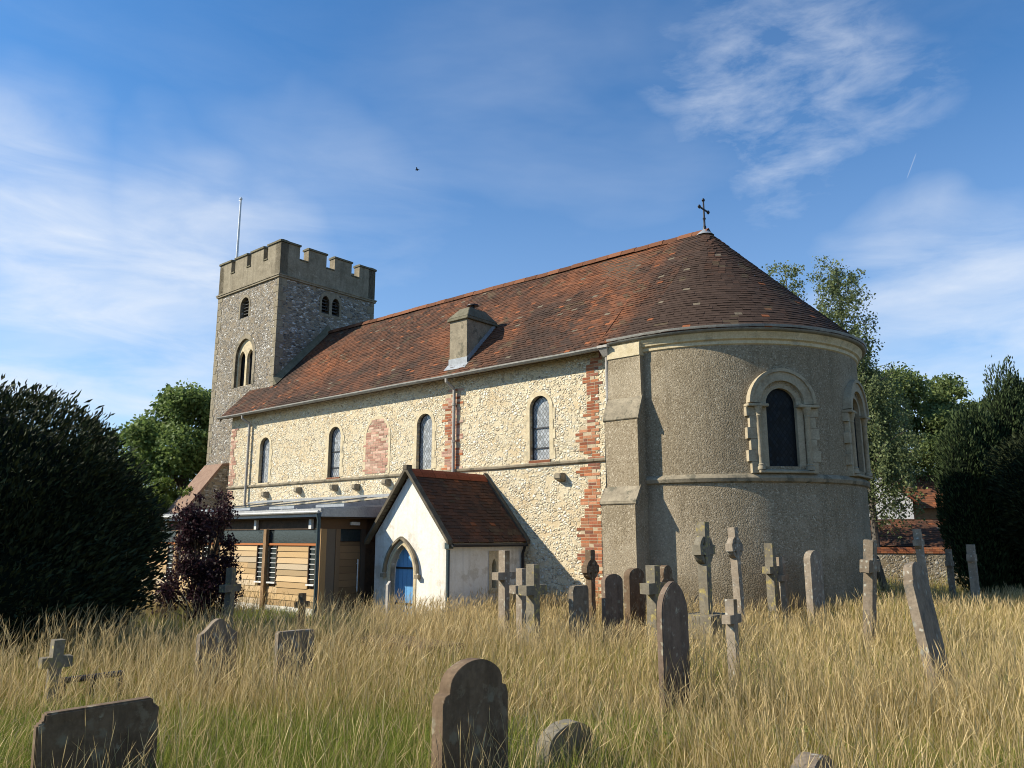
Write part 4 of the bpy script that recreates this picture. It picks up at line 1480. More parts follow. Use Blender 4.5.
# ------------------------------------------------------------------ timber extension
def build_annex():
    an = empty('timber_extension', CH, CROT)
    tag(an, 'low flat roofed timber clad extension leaning against the church beside the white porch', 'building')
    x0, x1, yf = -14.2, -5.40, -3.80
    zc, zr0, zr1 = 1.47, 2.12, 2.84
    OAK = [(0.50, 0.34, 0.17), (0.44, 0.29, 0.14), (0.57, 0.40, 0.22), (0.40, 0.28, 0.15), (0.46, 0.36, 0.24)]
    wins = [(-7.95, -7.68), (-7.40, -7.12), (-5.78, -5.54), (-10.6, -10.3), (-12.6, -12.3)]
    mb = MB()
    z = 0.06
    while z < zc - 0.02:
        h = 0.142
        segs = [(x0, x1)]
        if z + h > 0.62:
            cut = sorted(wins)
            segs, s = [], x0
            for a, b in cut:
                segs.append((s, a - .03))
                s = b + .03
            segs.append((s, x1))
        for a, b in segs:
            while a < b - .01:
                e = min(b, a + random.uniform(1.6, 3.0))
                if b - e < .3:
                    e = b
                c = Vector(random.choice(OAK)) * random.uniform(.8, 1.15)
                mb.hexa([(a, yf - .030, z), (e - .004, yf - .030, z), (e - .004, yf + .02, z), (a, yf + .02, z),
                         (a, yf - .010, z + h), (e - .004, yf - .010, z + h), (e - .004, yf + .02, z + h), (a, yf + .02, z + h)], tuple(c))
                a = e
        z += h
    cl = mb.build('cladding', 'board', an, smooth=False, weld=False)
    cl['label'] = 'golden oak weatherboarding'
    mb = MB()
    mb.box(x0, x1, yf + .02, yf + .12, GB, 2.2)
    mb.build('wall_core', 'dark_wood', an)
    mb = MB()
    mb.box(x0, x1 + .02, yf - .05, yf + .1, GB, 0.055)
    mb.build('plinth', 'render', an)
    mb = MB()
    mb.box(x0, x1, yf - .045, yf + .02, zc + .005, zc + .055, (0.42, 0.15, 0.05))
    mb.build('rail', 'board', an)
    mb = MB()
    mb.box(x0, x1, yf + .004, yf + .019, zc + .06, 1.84)
    mb.build('clerestory_glass', 'glass', an)
    mb = MB()
    mb.box(x0, x1 + .03, yf - .03, yf + .03, 1.85, 1.90)
    mb.box(x0, x1 + .03, yf - .02, yf + .03, 1.90, 2.12)
    mb.build('wall_beam', 'dark_wood', an)
    for a, b in wins:
        mb = MB()
        mb.box(a - .028, a, yf - .035, yf + .02, .60, zc)
        mb.box(b, b + .028, yf - .035, yf + .02, .60, zc)
        w = mb.build('window', 'dark_wood', an)
        mb = MB()
        mb.box(a, b, yf + .0, yf + .018, .62, zc)
        mb.build('pane', 'glass', w)
        for k in range(7):
            zz = .70 + k * .115
            mb = MB()
            mb.box(a + .002, b - .002, yf - .016, yf - .004, zz, zz + .014)
            mb.build('glazing_bar', 'white', w)
        mb = MB()
        mb.box(a - .03, b + .03, yf - .07, yf + .02, .565, .60)
        mb.build('sill', 'white', w)
    for x in (-7.54, -9.9, -12.0):
        mb = MB()
        mb.box(x - .06, x + .06, yf - .11, yf - .036, GB, 1.86)
        mb.build('post', 'mid_wood', an)
    for x in (-5.70, -8.02, -10.4, -12.7):
        mb = MB()
        mb.box(x - .05, x + .05, yf - .10, yf - .031, 1.86, 2.09)
        mb.build('bracket', 'white', an)
    # roof: shallow pitch down to the south, grey metal with standing seams, deep fascia
    rx0, rx1, ry = -14.4, -5.02, -4.08
    zq = lambda y: 2.30 + (y - ry) / (-ry) * (2.56 - 2.30)
    mb = MB()
    mb.hexa([(rx0, ry, 2.23), (rx1, ry, 2.23), (rx1, -0.004, 2.48), (rx0, -0.004, 2.48), (rx0, ry, 2.30), (rx1, ry, 2.30), (rx1, -0.004, 2.56), (rx0, -0.004, 2.56)])
    x = rx0 + .3
    while x < rx1 - .2:
        mb.hexa([(x, ry + .01, 2.30), (x + .025, ry + .01, 2.30), (x + .025, -.006, 2.56), (x, -.006, 2.56), (x, ry + .01, 2.335), (x + .025, ry + .01, 2.335), (x + .025, -.006, 2.595), (x, -.006, 2.595)])
        x += .62
    mb.build('roof', 'zinc', an, smooth=False)
    mb = MB()
    mb.box(rx0, rx1 + .012, ry - .012, ry + .06, 2.13, 2.305)
    mb.box(rx0, rx1 + .012, ry - .03, ry + .04, 2.26, 2.315)
    mb.hexa([(rx1 - .05, ry + .06, 2.13), (rx1 + .012, ry + .06, 2.13), (rx1 + .012, -.01, 2.16), (rx1 - .05, -.01, 2.16),
             (rx1 - .05, ry + .06, 2.31), (rx1 + .012, ry + .06, 2.31), (rx1 + .012, -.01, 2.40), (rx1 - .05, -.01, 2.40)])
    mb.build('fascia', 'zinc', an, smooth=False)
    mb = MB()
    mb.box(rx0, rx1 - .06, ry + .06, -.31, 2.10, 2.125)
    mb.build('soffit', 'dark_wood', an)
    mb = MB()
    mb.box(rx0, rx1, -.30, -.012, 2.50, 2.80)
    mb.hexa([(rx0, -.32, 2.80), (rx1, -.32, 2.80), (rx1, -.004, 2.80), (rx0, -.004, 2.80), (rx0, -.32, 2.82), (rx1, -.32, 2.82), (rx1, -.004, 2.90), (rx0, -.004, 2.90)])
    mb.build('lead_upstand', 'lead', an, smooth=False)
    mb = MB()
    mb.tube([(rx0, ry - .07, 2.235), (rx1 - .02, ry - .07, 2.235)], .036, 8)
    mb.build('gutter', 'zinc', an)
    mb = MB()
    mb.tube([(rx1 - .06, ry - .06, 2.2), (rx1 - .06, ry - .02, 2.05), (rx1 - .06, ry - .02, GB)], .045, 10)
    mb.build('downpipe', 'pipe_dark', an)
    # rooflights: raised kerbs with glass
    for xa in (-13.2, -11.1, -9.0, -6.9):
        xb = xa + 1.15
        ya, yb = -2.9, -0.36
        mb = MB()
        mb.hexa([(xa, ya, zq(ya) - .02), (xb, ya, zq(ya) - .02), (xb, yb, zq(yb) - .02), (xa, yb, zq(yb) - .02),
                 (xa, ya, zq(ya) + .10), (xb, ya, zq(ya) + .10), (xb, yb, zq(yb) + .26), (xa, yb, zq(yb) + .26)])
        rl = mb.build('rooflight', 'lead', an, smooth=False)
        mb = MB()
        mb.hexa([(xa + .06, ya + .06, zq(ya + .06) + .105), (xb - .06, ya + .06, zq(ya + .06) + .105), (xb - .06, yb - .06, zq(yb - .06) + .258), (xa + .06, yb - .06, zq(yb - .06) + .258),
                 (xa + .06, ya + .06, zq(ya + .06) + .122), (xb - .06, ya + .06, zq(ya + .06) + .122), (xb - .06, yb - .06, zq(yb - .06) + .275), (xa + .06, yb - .06, zq(yb - .06) + .275)])
        mb.build('roof_pane', 'glass', rl)
    # east side with the entrance
    mb = MB()
    mb.box(x1 - .10, x1 - .02, yf + .12, 0.0, GB, 2.2)
    mb.build('east_wall', 'dark_wood', an)
    mb = MB()
    mb.box(x1 - .02, x1 + .07, yf - .045, yf + .12, GB, 1.86, (0.40, 0.24, 0.11))
    mb.box(x1 - .02, x1 + .03, yf + .12, yf + .50, GB, 1.86, (0.17, 0.13, 0.095))
    mb.box(x1 - .02, x1 + .05, yf + .40, yf + .53, GB, 1.86, (0.20, 0.13, 0.075))
    mb.box(x1 - .02, x1 + .04, yf + 1.16, yf + 1.3, GB, 1.86, (0.10, 0.075, 0.055))
    mb.box(x1 - .02, x1 + .05, yf - .04, yf + 1.3, 1.862, 2.10, (0.13, 0.075, 0.04))
    mb.build('door_frame', 'board', an, smooth=False)
    mb = MB()
    z = GB
    while z < 1.55:
        h = min(.16, 1.555 - z)
        b = random.uniform(.75, 1.15)
        mb.box(x1 - .018, x1 + .012, yf + .535, yf + 1.155, z + .003, z + h - .003, (0.22 * b, 0.135 * b, 0.07 * b))
        z += .16
    d = mb.build('entrance_door', 'board', an, smooth=False)
    mb = MB()
    mb.tube([(x1 + .05, yf + 1.07, .40), (x1 + .05, yf + 1.07, 1.15)], .016, 8)
    mb.tube([(x1 + .05, yf + 1.07, .5), (x1 + .01, yf + 1.07, .5)], .01, 6)
    mb.tube([(x1 + .05, yf + 1.07, 1.05), (x1 + .01, yf + 1.07, 1.05)], .01, 6)
    mb.build('pull_handle', 'white', d)
    mb = MB()
    mb.box(x1 - .018, x1 + .002, yf + .535, yf + 1.155, 1.58, 1.855)
    mb.build('transom_pane', 'glass', an)
    mb = MB()
    mb.box(x1 + .051, x1 + .12, yf + .78, yf + 1.05, 1.95, 2.03)
    mb.build('wall_lamp', 'white', an, bevel=.01)


build_annex()

# ------------------------------------------------------------------ house, outbuilding and garden wall to the east


def build_far():
    hs = empty('cottage', (18.0, 38.5, 0.1), R_(-18))
    tag(hs, 'red tiled cottage with a white gable half hidden by trees behind the apse', 'house')
    mb = MB()
    mb.prism([(-1.6, 0.0), (1.6, 0.0), (1.6, 3.3), (0.0, 4.75), (-1.6, 3.3)], lambda s, t, d: (s - 0.4, d, t), 0.0, 6.0)
    mb.build('white_gable_wall', 'white', hs, smooth=False)
    mb = MB()
    mb.box(1.2, 7.4, 1.2, 6.0, 0.0, 3.0)
    mb.build('wall', 'mid_wood', hs, smooth=False)
    mb = MB()
    tiled_plane(mb, (1.0, 0.85, 2.95), (1, 0, 0), (0, 2.3, 1.75), lambda t: (0.0, 6.6), 2.9, lambda s, t: 0.1, gauge=.16, width=.25, seed=3.0)
    mb.poly([(1.0, 6.2, 2.95), (7.6, 6.2, 2.95), (7.6, 3.15, 4.72), (1.0, 3.15, 4.72)], None, (0.16, .05, .03))
    mb.build('tiled_roof', 'tile', hs, smooth=False, weld=False)
    mb = MB()
    for sg in (-1, 1):
        mb.hexa([(-0.4 + sg * 1.85, -.15, 3.10), (-0.4, -.15, 4.80), (-0.4, 6.1, 4.80), (-0.4 + sg * 1.85, 6.1, 3.10),
                 (-0.4 + sg * 1.85, -.15, 3.20), (-0.4, -.15, 4.92), (-0.4, 6.1, 4.92), (-0.4 + sg * 1.85, 6.1, 3.20)], (0.24, .075, .035))
    mb.build('gable_roof', 'tile', hs, smooth=False)
    mb = MB()
    mb.box(2.9, 4.2, 1.16, 1.195, 2.25, 2.75)
    mb.box(4.9, 5.7, 1.16, 1.195, 2.25, 2.75)
    w = mb.build('window', 'white', hs)
    mb = MB()
    for a in (2.95, 3.6, 4.95, 5.33):
        mb.box(a, a + .32 if a > 4.5 else a + .55, 1.14, 1.158, 2.3, 2.7)
    mb.build('pane', 'glass', w)

    sh = empty('garden_outbuilding', (15.4, 34.0, -0.2), R_(-14))
    tag(sh, 'low outbuilding with a brown tiled lean-to roof in front of the cottage', 'outbuilding')
    mb = MB()
    mb.box(-1.4, 4.6, 0.35, 3.0, 0.0, 1.55)
    mb.build('wall', 'garden_brick' if 'garden_brick' in M else 'mid_wood', sh, smooth=False)
    mb = MB()
    tiled_plane(mb, (-1.7, 0.0, 1.50), (1, 0, 0), (0, 1.9, 1.15), lambda t: (0.0, 6.6), 2.25, lambda s, t: 0.42, gauge=.16, width=.25, seed=6.0)
    mb.poly([(-1.7, 3.2, 1.9), (4.9, 3.2, 1.9), (4.9, 1.88, 2.66), (-1.7, 1.88, 2.66)], None, (.1, .045, .03))
    mb.build('tiled_roof', 'tile', sh, smooth=False, weld=False)
    mb = MB()
    mb.tube([(3.05, -.25, 1.5), (3.05, -.25, 3.4)], .05, 8)
    mb.tube([(3.05, -.25, -.2), (3.05, -.25, 1.6)], .055, 8)
    mb.build('vent_pipe', 'iron', sh)

    gw = empty('garden_wall', (15.2, 30.5, -0.25), R_(-16))
    tag(gw, 'flint boundary wall with an orange brick band behind the gravestones', 'wall')
    mb = MB()
    mb.box(-5.0, 7.5, 0, .3, 0, 1.33)
    mb.build('flint_face', 'flint_garden', gw, smooth=False)
    mb = MB()
    for r in range(3):
        x = -5.0 - (.11 if r % 2 else 0)
        while x < 7.5:
            c = Vector(random.choice(BRICKS)) * random.uniform(.8, 1.2)
            mb.box(x + .005, x + .22, -.03, .33, 1.332 + r * .075, 1.40 + r * .075, tuple(c))
            x += .225
    mb.build('brick_coping', 'brick', gw, smooth=False, weld=False)


build_far()

# ------------------------------------------------------------------ gravestones
GROT = CROT                                   # they face east like the church: local x = east (front), y = across


def stone_base(name, x, y, label, cat, group=None, lean=0.0, tilt=0.0, yaw=0.0):
    o = empty(name, (x, y, ground_z(x, y) - 0.03), GROT + R_(yaw))
    o.rotation_euler = (R_(tilt), R_(lean), GROT + R_(yaw))
    tag(o, label, cat, group)
    return o


def hs_outline(kind, w, h):
    a = w / 2
    if kind == 'round':
        r = a
        arc = [(a * math.cos(t), h - a * 0.55 + a * 0.55 * math.sin(t)) for t in np.linspace(0, PI, 17)]
        return [(-a, -.25), (a, -.25)] + arc
    if kind == 'shouldered':                  # small shoulders, then a round head
        s = a * 0.80
        arc = [(s * math.cos(t), h - s * 0.62 + s * 0.62 * math.sin(t)) for t in np.linspace(0, PI, 17)]
        z = h - s * 0.62
        return [(-a, -.25), (a, -.25), (a, z - .07), (a * .94, z - .03), (s, z - .02)] + arc + [(-s, z - .02), (-a * .94, z - .03), (-a, z - .07)]
    if kind == 'ogee':
        pts = []
        for t in np.linspace(0, 1, 9):
            xx = a * (1 - t)
            zz = h - 0.30 * w - .02 + (0.30 * w + .02) * (t * t * (3 - 2 * t))
            pts.append((xx, zz))
        return [(-a, -.25), (a, -.25)] + pts + [(-x, z) for x, z in pts[-2::-1]]
    if kind == 'gothic':
        arc = arch(0, w, 0, h - w * .62, h, n=14)[2:]
        return [(-a, -.25), (a, -.25)] + arc
    if kind == 'slab':
        return [(-a, -.25), (a, -.25), (a, h - .05), (a * .90, h - .045), (a * .88, h), (-a * .88, h), (-a * .90, h - .045), (-a, h - .05)]
    if kind == 'plain':
        return [(-a, -.25), (a, -.25), (a, h), (-a, h)]
    if kind == 'ornate':
        arc = [(a * .62 * math.cos(t), h - a * .62 + a * .62 * math.sin(t)) for t in np.linspace(-.35, PI + .35, 19)]
        return [(-a, -.25), (a, -.25), (a, h - a * 1.35), (a * .9, h - a * 1.1)] + arc + [(-a * .9, h - a * 1.1), (-a, h - a * 1.35)]


def weather(ob, amp, scale=7.0):
    me = ob.data
    for v in me.vertices:
        p = v.co
        v.co = p + Vector((noise.noise(p * scale), noise.noise(p * scale + Vector((7, 1, 3))), noise.noise(p * scale + Vector((2, 9, 4))))) * amp


def headstone(x, y, kind, w, h, th, mat, label, name='headstone', lean=0.0, tilt=0.0, yaw=0.0, inset=False, group=None):
    o = stone_base(name, x, y, label, 'gravestone', group, lean, tilt, yaw)
    ol = hs_outline(kind, w, h)
    mb = MB()
    mb.prism(ol, lambda s, t, d: (d, s, t), th / 2, -th / 2)
    b = mb.build('slab', mat, o, bevel=min(.012, th * .12))
    weather(b, .004, 9.0)
    if inset:
        pn = MB()
        ww, hh = w * .74, h - w * .42
        pn.prism([(-ww / 2, .25), (ww / 2, .25), (ww / 2, hh), (-ww / 2, hh)], lambda s, t, d: (d, s, t), th / 2 + .006, th / 2 - .002)
        pn.build('inscription_panel', mat, o, bevel=.004)
        # worn rows of carved letters: shallow unreadable grooves
        gv = MB()
        z = hh - .09
        while z > .5:
            s = -ww * .40 + random.uniform(0, .06)
            e = ww * .40 - random.uniform(0, .06)
            while s < e:
                l = random.uniform(.010, .022)
                gv.box(th / 2 + .0055, th / 2 + .0085, s, s + l, z, z + random.uniform(.012, .024))
                s += l + random.uniform(.008, .02)
            z -= .055
    return o


def cross_outline(w, h, arm, zc, flare=0.0, top=None):
    """upright of width arm, cross-bar of length w centred at height zc"""
    a, b = arm / 2, w / 2
    f = flare
    return [(-a - f * .6, -.25), (a + f * .6, -.25), (a, zc - a), (b, zc - a - f), (b, zc + a + f), (a, zc + a), (a + f, h), (-a - f, h), (-a, zc + a), (-b, zc + a + f), (-b, zc - a - f), (-a, zc - a)]


def cross(x, y, w, h, arm, th, zc, mat, label, lean=0.0, tilt=0.0, yaw=0.0, flare=0.0, ring=0.0, steps=0, boss=None, group=None, base_h=0.22):
    o = stone_base('grave_cross', x, y, label, 'grave cross', group, lean, tilt, yaw)
    z0 = 0.0
    if steps:
        for k in range(steps):
            s = .46 - .15 * k
            mb = MB()
            mb.hexa([(-s * .8, -s, z0 - (.2 if k == 0 else 0)), (s * .8, -s, z0 - (.2 if k == 0 else 0)), (s * .8, s, z0 - (.2 if k == 0 else 0)), (-s * .8, s, z0 - (.2 if k == 0 else 0)),
                     (-s * .76, -s * .96, z0 + base_h), (s * .76, -s * .96, z0 + base_h), (s * .76, s * .96, z0 + base_h), (-s * .76, s * .96, z0 + base_h)])
            b = mb.build('plinth_step', mat, o, bevel=.014)
            weather(b, .005)
            z0 += base_h + .002
    mb = MB()
    ol = cross_outline(w, h - z0, arm, zc - z0, flare)
    if steps:
        ol = [(s, max(t, 0.0)) for s, t in ol]
    mb.prism(ol, lambda s, t, d: (d, s, t + z0), th / 2, -th / 2)
    b = mb.build('cross_shaft', mat, o, bevel=.010)
    weather(b, .004, 9.0)
    if ring:
        mb = MB()
        n = 28
        ou = [(ring * math.cos(t), zc + ring * math.sin(t)) for t in np.linspace(0, 2 * PI, n)]
        inn = [(ring * .66 * math.cos(t), zc + ring * .66 * math.sin(t)) for t in np.linspace(0, 2 * PI, n)]
        mb.ring(ou, inn, lambda s, t, d: (d, s, t), th * .38, -th * .38)
        # back of the ring
        for k in range(n - 1):
            mb.poly([(-th * .38, *ou[k + 1]), (-th * .38, *ou[k]), (-th * .38, *inn[k]), (-th * .38, *inn[k + 1])])
        mb.build('ring', mat, o)
    return o


def build_graves():
    g = 'headstones in the churchyard'
    gc = 'stone crosses in the churchyard'
    headstone(-0.22, 4.55, 'shouldered', .515, 1.02, .085, 'hs_dark', 'large dark round shouldered headstone nearest the camera in the foreground grass', group=g)
    headstone(-2.22, 4.55, 'slab', .61, .80, .075, 'hs_dark', 'wide dark slab headstone with a flat stepped top in the left foreground', group=g, tilt=1.5, yaw=-6)
    headstone(1.36, 6.95, 'gothic', .44, 1.34, .062, 'hs_brown', 'tall narrow brown headstone with a rounded gothic top standing alone mid right', group=g)
    headstone(4.05, 7.75, 'shouldered', .56, 1.52, .085, 'hs_grey', 'grey headstone leaning steeply to the left, seen nearly edge-on at the right', lean=-8, group=g)
    headstone(1.45, 4.12, 'round', .50, .64, .11, 'hs_grey', 'low rounded headstone just showing above the grass at the bottom edge right of centre', group=g, yaw=6)
    headstone(0.31, 5.3, 'round', .46, .56, .10, 'hs_lichen', 'low worn lichened round stone sunk in grass right of the nearest dark headstone', group=g, lean=4)
    headstone(-3.22, 9.0, 'ogee', .44, .88, .09, 'hs_grey', 'grey headstone with a pointed ogee top below the purple shrub', group=g)
    headstone(-2.24, 8.5, 'plain', .40, .80, .10, 'hs_grey', 'small low flat topped grey stone in grass in front of the timber extension', group=g, yaw=-8)
    cross(-3.87, 7.0, .24, .86, .085, .08, .68, 'hs_lichen', 'small pale cross half buried in grass in front of the left yew', group=gc, lean=3)
    kb = stone_base('grave_kerb', -3.80, 7.55, 'low dark rail shaped grave kerb in grass before the left yew', 'grave kerb')
    mb = MB()
    mb.tube([(0, -.27, .47), (0, .27, .47)], .028, 6)
    for yy in (-.25, 0, .25):
        mb.tube([(0, yy, -.1), (0, yy, .47)], .022, 6)
    mb.build('iron_rail', 'iron', kb)
    cross(-4.88, 14.1, .46, 1.36, .12, .12, 1.02, 'hs_lichen', 'lichen grey cross standing in front of the timber cladding beside the purple shrub', group=gc, yaw=25)
    cross(-3.88, 15.1, .34, .86, .10, .10, .66, 'hs_dark', 'small black cross low in front of the timber extension corner', group=gc, yaw=20)
    cross(-0.14, 14.4, .48, 1.64, .13, .15, 1.20, 'hs_pale', 'pale cross in front of the porch side window, left of a pair of crosses', group=gc)
    cross(0.15, 13.0, .44, 1.36, .12, .13, 1.04, 'hs_pale', 'pale cross partly hidden behind another cross right of the porch', group=gc)
    cross(0.30, 11.7, .47, 1.46, .13, .15, 1.10, 'hs_lichen', 'lichened stone cross standing just in front of another cross right of the porch', group=gc)
    cross(1.42, 14.7, .38, 1.66, .12, .14, 1.32, 'hs_dark', 'slim dark wheel headed cross in front of the brick strip of the nave', ring=.18, group=gc, flare=.01)
    headstone(1.08, 13.2, 'slab', .42, 1.08, .11, 'hs_grey', 'square shouldered grey headstone left of the dark wheel cross foot', group=g)
    headstone(1.66, 13.5, 'round', .44, 1.26, .09, 'hs_brown', 'brown round topped headstone in front of the buttress foot', group=g, yaw=-8)
    headstone(2.15, 14.3, 'round', .50, 1.34, .12, 'hs_dark', 'dark round topped headstone behind the cross beside the tall brown gothic stone', group=g)
    cross(2.17, 12.5, .52, 1.42, .16, .16, 1.08, 'hs_lichen', 'broad lichened cross between dark headstones behind the tall brown gothic stone', group=gc)
    headstone(2.62, 13.9, 'ornate', .50, 1.40, .12, 'hs_dark', 'dark headstone with a trefoil shaped head beside the broad lichened cross', group=g)
    cross(2.92, 12.3, .48, 2.08, .145, .145, 1.66, 'hs_lichen', 'tall ringed celtic cross on a stepped plinth in front of the lit apse wall', ring=.22, steps=2, group=gc, base_h=.36)
    cross(4.08, 14.6, .44, 2.06, .125, .15, 1.70, 'hs_pale', 'slender pale celtic cross right of the taller stepped celtic cross', ring=.20, steps=1, group=gc, base_h=.30, lean=-2, flare=.012)
    cross(2.33, 8.7, .27, 1.10, .09, .10, .90, 'hs_pale', 'short plain cross in tall grass in front of the two celtic crosses', group=gc)
    cross(4.98, 15.6, .46, 1.78, .13, .16, 1.28, 'hs_lichen', 'upright lichened cross close to the shaded apse wall, left of a smaller cross', group=gc)
    cross(5.28, 15.7, .36, 1.52, .11, .12, 1.12, 'hs_pale', 'smaller cross just right of the lichened cross beside the apse', group=gc, lean=-3)
    headstone(5.80, 15.6, 'round', .62, 1.64, .13, 'hs_pale', 'round topped headstone seen edge-on against the dark apse wall', group=g)
    cross(4.95, 11.5, .48, 1.80, .16, .14, 1.44, 'hs_grey', 'big grey cross leaning towards the right in front of the shaded side of the apse', lean=5, group=gc, flare=.012)
    cross(8.48, 16.6, .36, 2.08, .12, .14, 1.80, 'hs_pale', 'slim tall white cross standing before the garden wall', group=gc, lean=-3, ring=.14)
    cross(10.0, 18.5, .34, 1.62, .11, .12, 1.30, 'hs_grey', 'thin grey cross by the dark yews, left of the last pale one', group=gc)
    cross(9.95, 17.5, .30, 1.74, .15, .15, 1.46, 'hs_pale', 'pale stout cross against the foot of the dark yews', group=gc)
    headstone(10.0, 21.6, 'round', .40, 1.44, .10, 'hs_dark', 'small dark leaning stone in the shade beside the apse', group=g, lean=-12)
    lg = stone_base('ledger_stone', -1.47, 11.6, 'flat dark ledger tomb lying in the grass in front of the porch door', 'tomb', yaw=-4)
    mb = MB()
    mb.box(-.80, .80, -.36, .36, .30, .42)
    b = mb.build('slab', 'hs_dark', lg, bevel=.015)
    mb = MB()
    mb.box(-.72, .72, -.29, .29, -.2, .298)
    mb.build('tomb_base', 'hs_grey', lg, bevel=.01)
    ps = stone_base('wooden_stake', -2.22, 14.6, 'thin pale wooden stake in the grass left of the blue door', 'stake')
    mb = MB()
    mb.hexa([(-.03, -.03, -.2), (.03, -.03, -.2), (.03, .03, -.2), (-.03, .03, -.2), (-.03, -.03, 1.05), (.03, -.03, 1.05), (.03, .03, 1.12), (-.03, .03, 1.12)])
    mb.build('stake', 'pipe_pale', ps)


build_graves()

# ------------------------------------------------------------------ trees and shrubs


def leaves(name, P, size, aspect, cols, mat, parent, droop=None, spread=1.0):
    """one small four-cornered leaf or spray per point; droop = mean direction of the leaf's long axis"""
    n = len(P)
    d = RNG.normal(size=(n, 3)) * spread
    if droop is not None:
        d = d + droop
    d /= np.linalg.norm(d, axis=1, keepdims=True) + 1e-9
    r = RNG.normal(size=(n, 3))
    s = np.cross(d, r)
    s /= np.linalg.norm(s, axis=1, keepdims=True) + 1e-9
    L = (size * RNG.uniform(.6, 1.35, n))[:, None]
    W = L * aspect
    nb = np.cross(d, s) * L * 0.12
    V = np.stack([P - d * L * .5, P + s * W * .5 + nb, P + d * L * .5, P - s * W * .5 + nb], 1).reshape(-1, 3)
    F = np.arange(4 * n)
    C = np.repeat(cols, 4, axis=0)
    return np_mesh(name, V, F, np.full(n, 4), C, mat, parent)


def leaf_cols(n, c1, c2, var=.25):
    t = RNG.random((n, 1))
    c = np.array(c1) * (1 - t) + np.array(c2) * t
    return np.clip(c * RNG.uniform(1 - var, 1 + var, (n, 1)), 0, 1)


def clump_points(centres, radii, per, squash=.8, shell=.55):
    out = []
    for c, r in zip(centres, radii):
        k = max(8, int(per * r * r))
        d = RNG.normal(size=(k, 3))
        d /= np.linalg.norm(d, axis=1, keepdims=True)
        rad = r * (shell + (1 - shell) * RNG.random((k, 1))) * RNG.uniform(.8, 1.15, (k, 1))
        p = d * rad
        p[:, 2] *= squash
        out.append(p + np.array(c))
    return np.concatenate(out)


def broadleaf(name, x, y, h, r, label, c1, c2, n_clump=60, per=260, leaf=.16, crown_lo=.25, trunk_r=.22, seed=1, top=1.0, group=None, zb=None):
    rg = np.random.default_rng(seed)
    o = empty(name, (x, y, -.2))
    tag(o, label, 'tree', group)
    tk = MB()
    tk.tube([(0, 0, -.1), (.05, 0, h * .25), (.0, .1, h * .55), (0.05, 0, h * .85)], [trunk_r * 1.25, trunk_r, trunk_r * .6, trunk_r * .15], 9)
    cs, rs = [], []
    for k in range(n_clump):
        t = rg.random() ** .8
        z = h * (crown_lo + (1 - crown_lo) * t) - .3 * r * .5
        prof = math.sin(PI * min(1, max(.04, .10 + .86 * t))) ** .6
        a = rg.random() * 2 * PI
        rr = r * prof * math.sqrt(rg.uniform(.25, 1.0)) * .86
        cs.append((rr * math.cos(a), rr * math.sin(a), z))
        rs.append(rg.uniform(.16, .32) * r)
        if k % 4 == 0:
            b = Vector((0.03, 0.03, z * .62))
            tk.tube([b, Vector((rr * .5 * math.cos(a), rr * .5 * math.sin(a), z * .85)), Vector(cs[-1])], [trunk_r * .35, trunk_r * .2, .02], 6)
    tk.build('trunk', 'bark', o)
    P = clump_points(cs, rs, per * 1.7 / (r * .24) ** 2, .75, .25)
    leaves('crown', P, leaf, .62, leaf_cols(len(P), c1, c2), 'leaf', o, droop=np.array([0, 0, -.3]))
    return o


def birch(name, x, y, h, r, label, seed=3, c1=(.12, .15, .06), c2=(.20, .235, .10), n_branch=46, t0=.16):
    rg = np.random.default_rng(seed)
    o = empty(name, (x, y, -.2))
    tag(o, label, 'tree')
    tk = MB()
    lean = rg.uniform(-.4, .4, 2)
    spine = [Vector((lean[0] * t * t, lean[1] * t * t, h * t * .97)) for t in np.linspace(0, 1, 8)]
    tk.tube([spine[0] - Vector((0, 0, .2))] + spine[1:], [.15, .14, .12, .10, .08, .06, .04, .012], 9)
    pts, dirs = [], []
    for k in range(n_branch):
        t = t0 + (1 - t0) * (k / n_branch) ** .9
        i = min(6, int(t * 7))
        b = spine[i].lerp(spine[i + 1], t * 7 - i)
        a = k * 2.4 + rg.uniform(-.5, .5)
        L = r * (1.15 - .85 * t) * rg.uniform(.6, 1.15)
        up = rg.uniform(.35, .8)
        e = b + Vector((math.cos(a) * L, math.sin(a) * L, L * up))
        m = b.lerp(e, .5) + Vector((0, 0, L * .12))
        tk.tube([b, m, e], [.045 * (1.2 - t), .028 * (1.2 - t), .006], 5)
        for q in range(int(6 + L * 7)):
            s = rg.uniform(.3, 1.05)
            c = b.lerp(e, s) + Vector((rg.normal() * .22, rg.normal() * .22, .05))
            hang = rg.uniform(.25, 1.0) * min(1.6, .5 + L * .6)
            nl = int(10 + hang * 20)
            f = rg.random(nl)
            p = np.array(c) + np.stack([rg.normal(size=nl) * .09, rg.normal(size=nl) * .09, -hang * f + rg.normal(size=nl) * .04], 1)
            pts.append(p)
    tk.build('trunk', 'birch_bark', o)
    P = np.concatenate(pts)
    leaves('crown', P, .115, .6, leaf_cols(len(P), c1, c2, .3), 'leaf', o, droop=np.array([0, 0, -.8]))
    return o


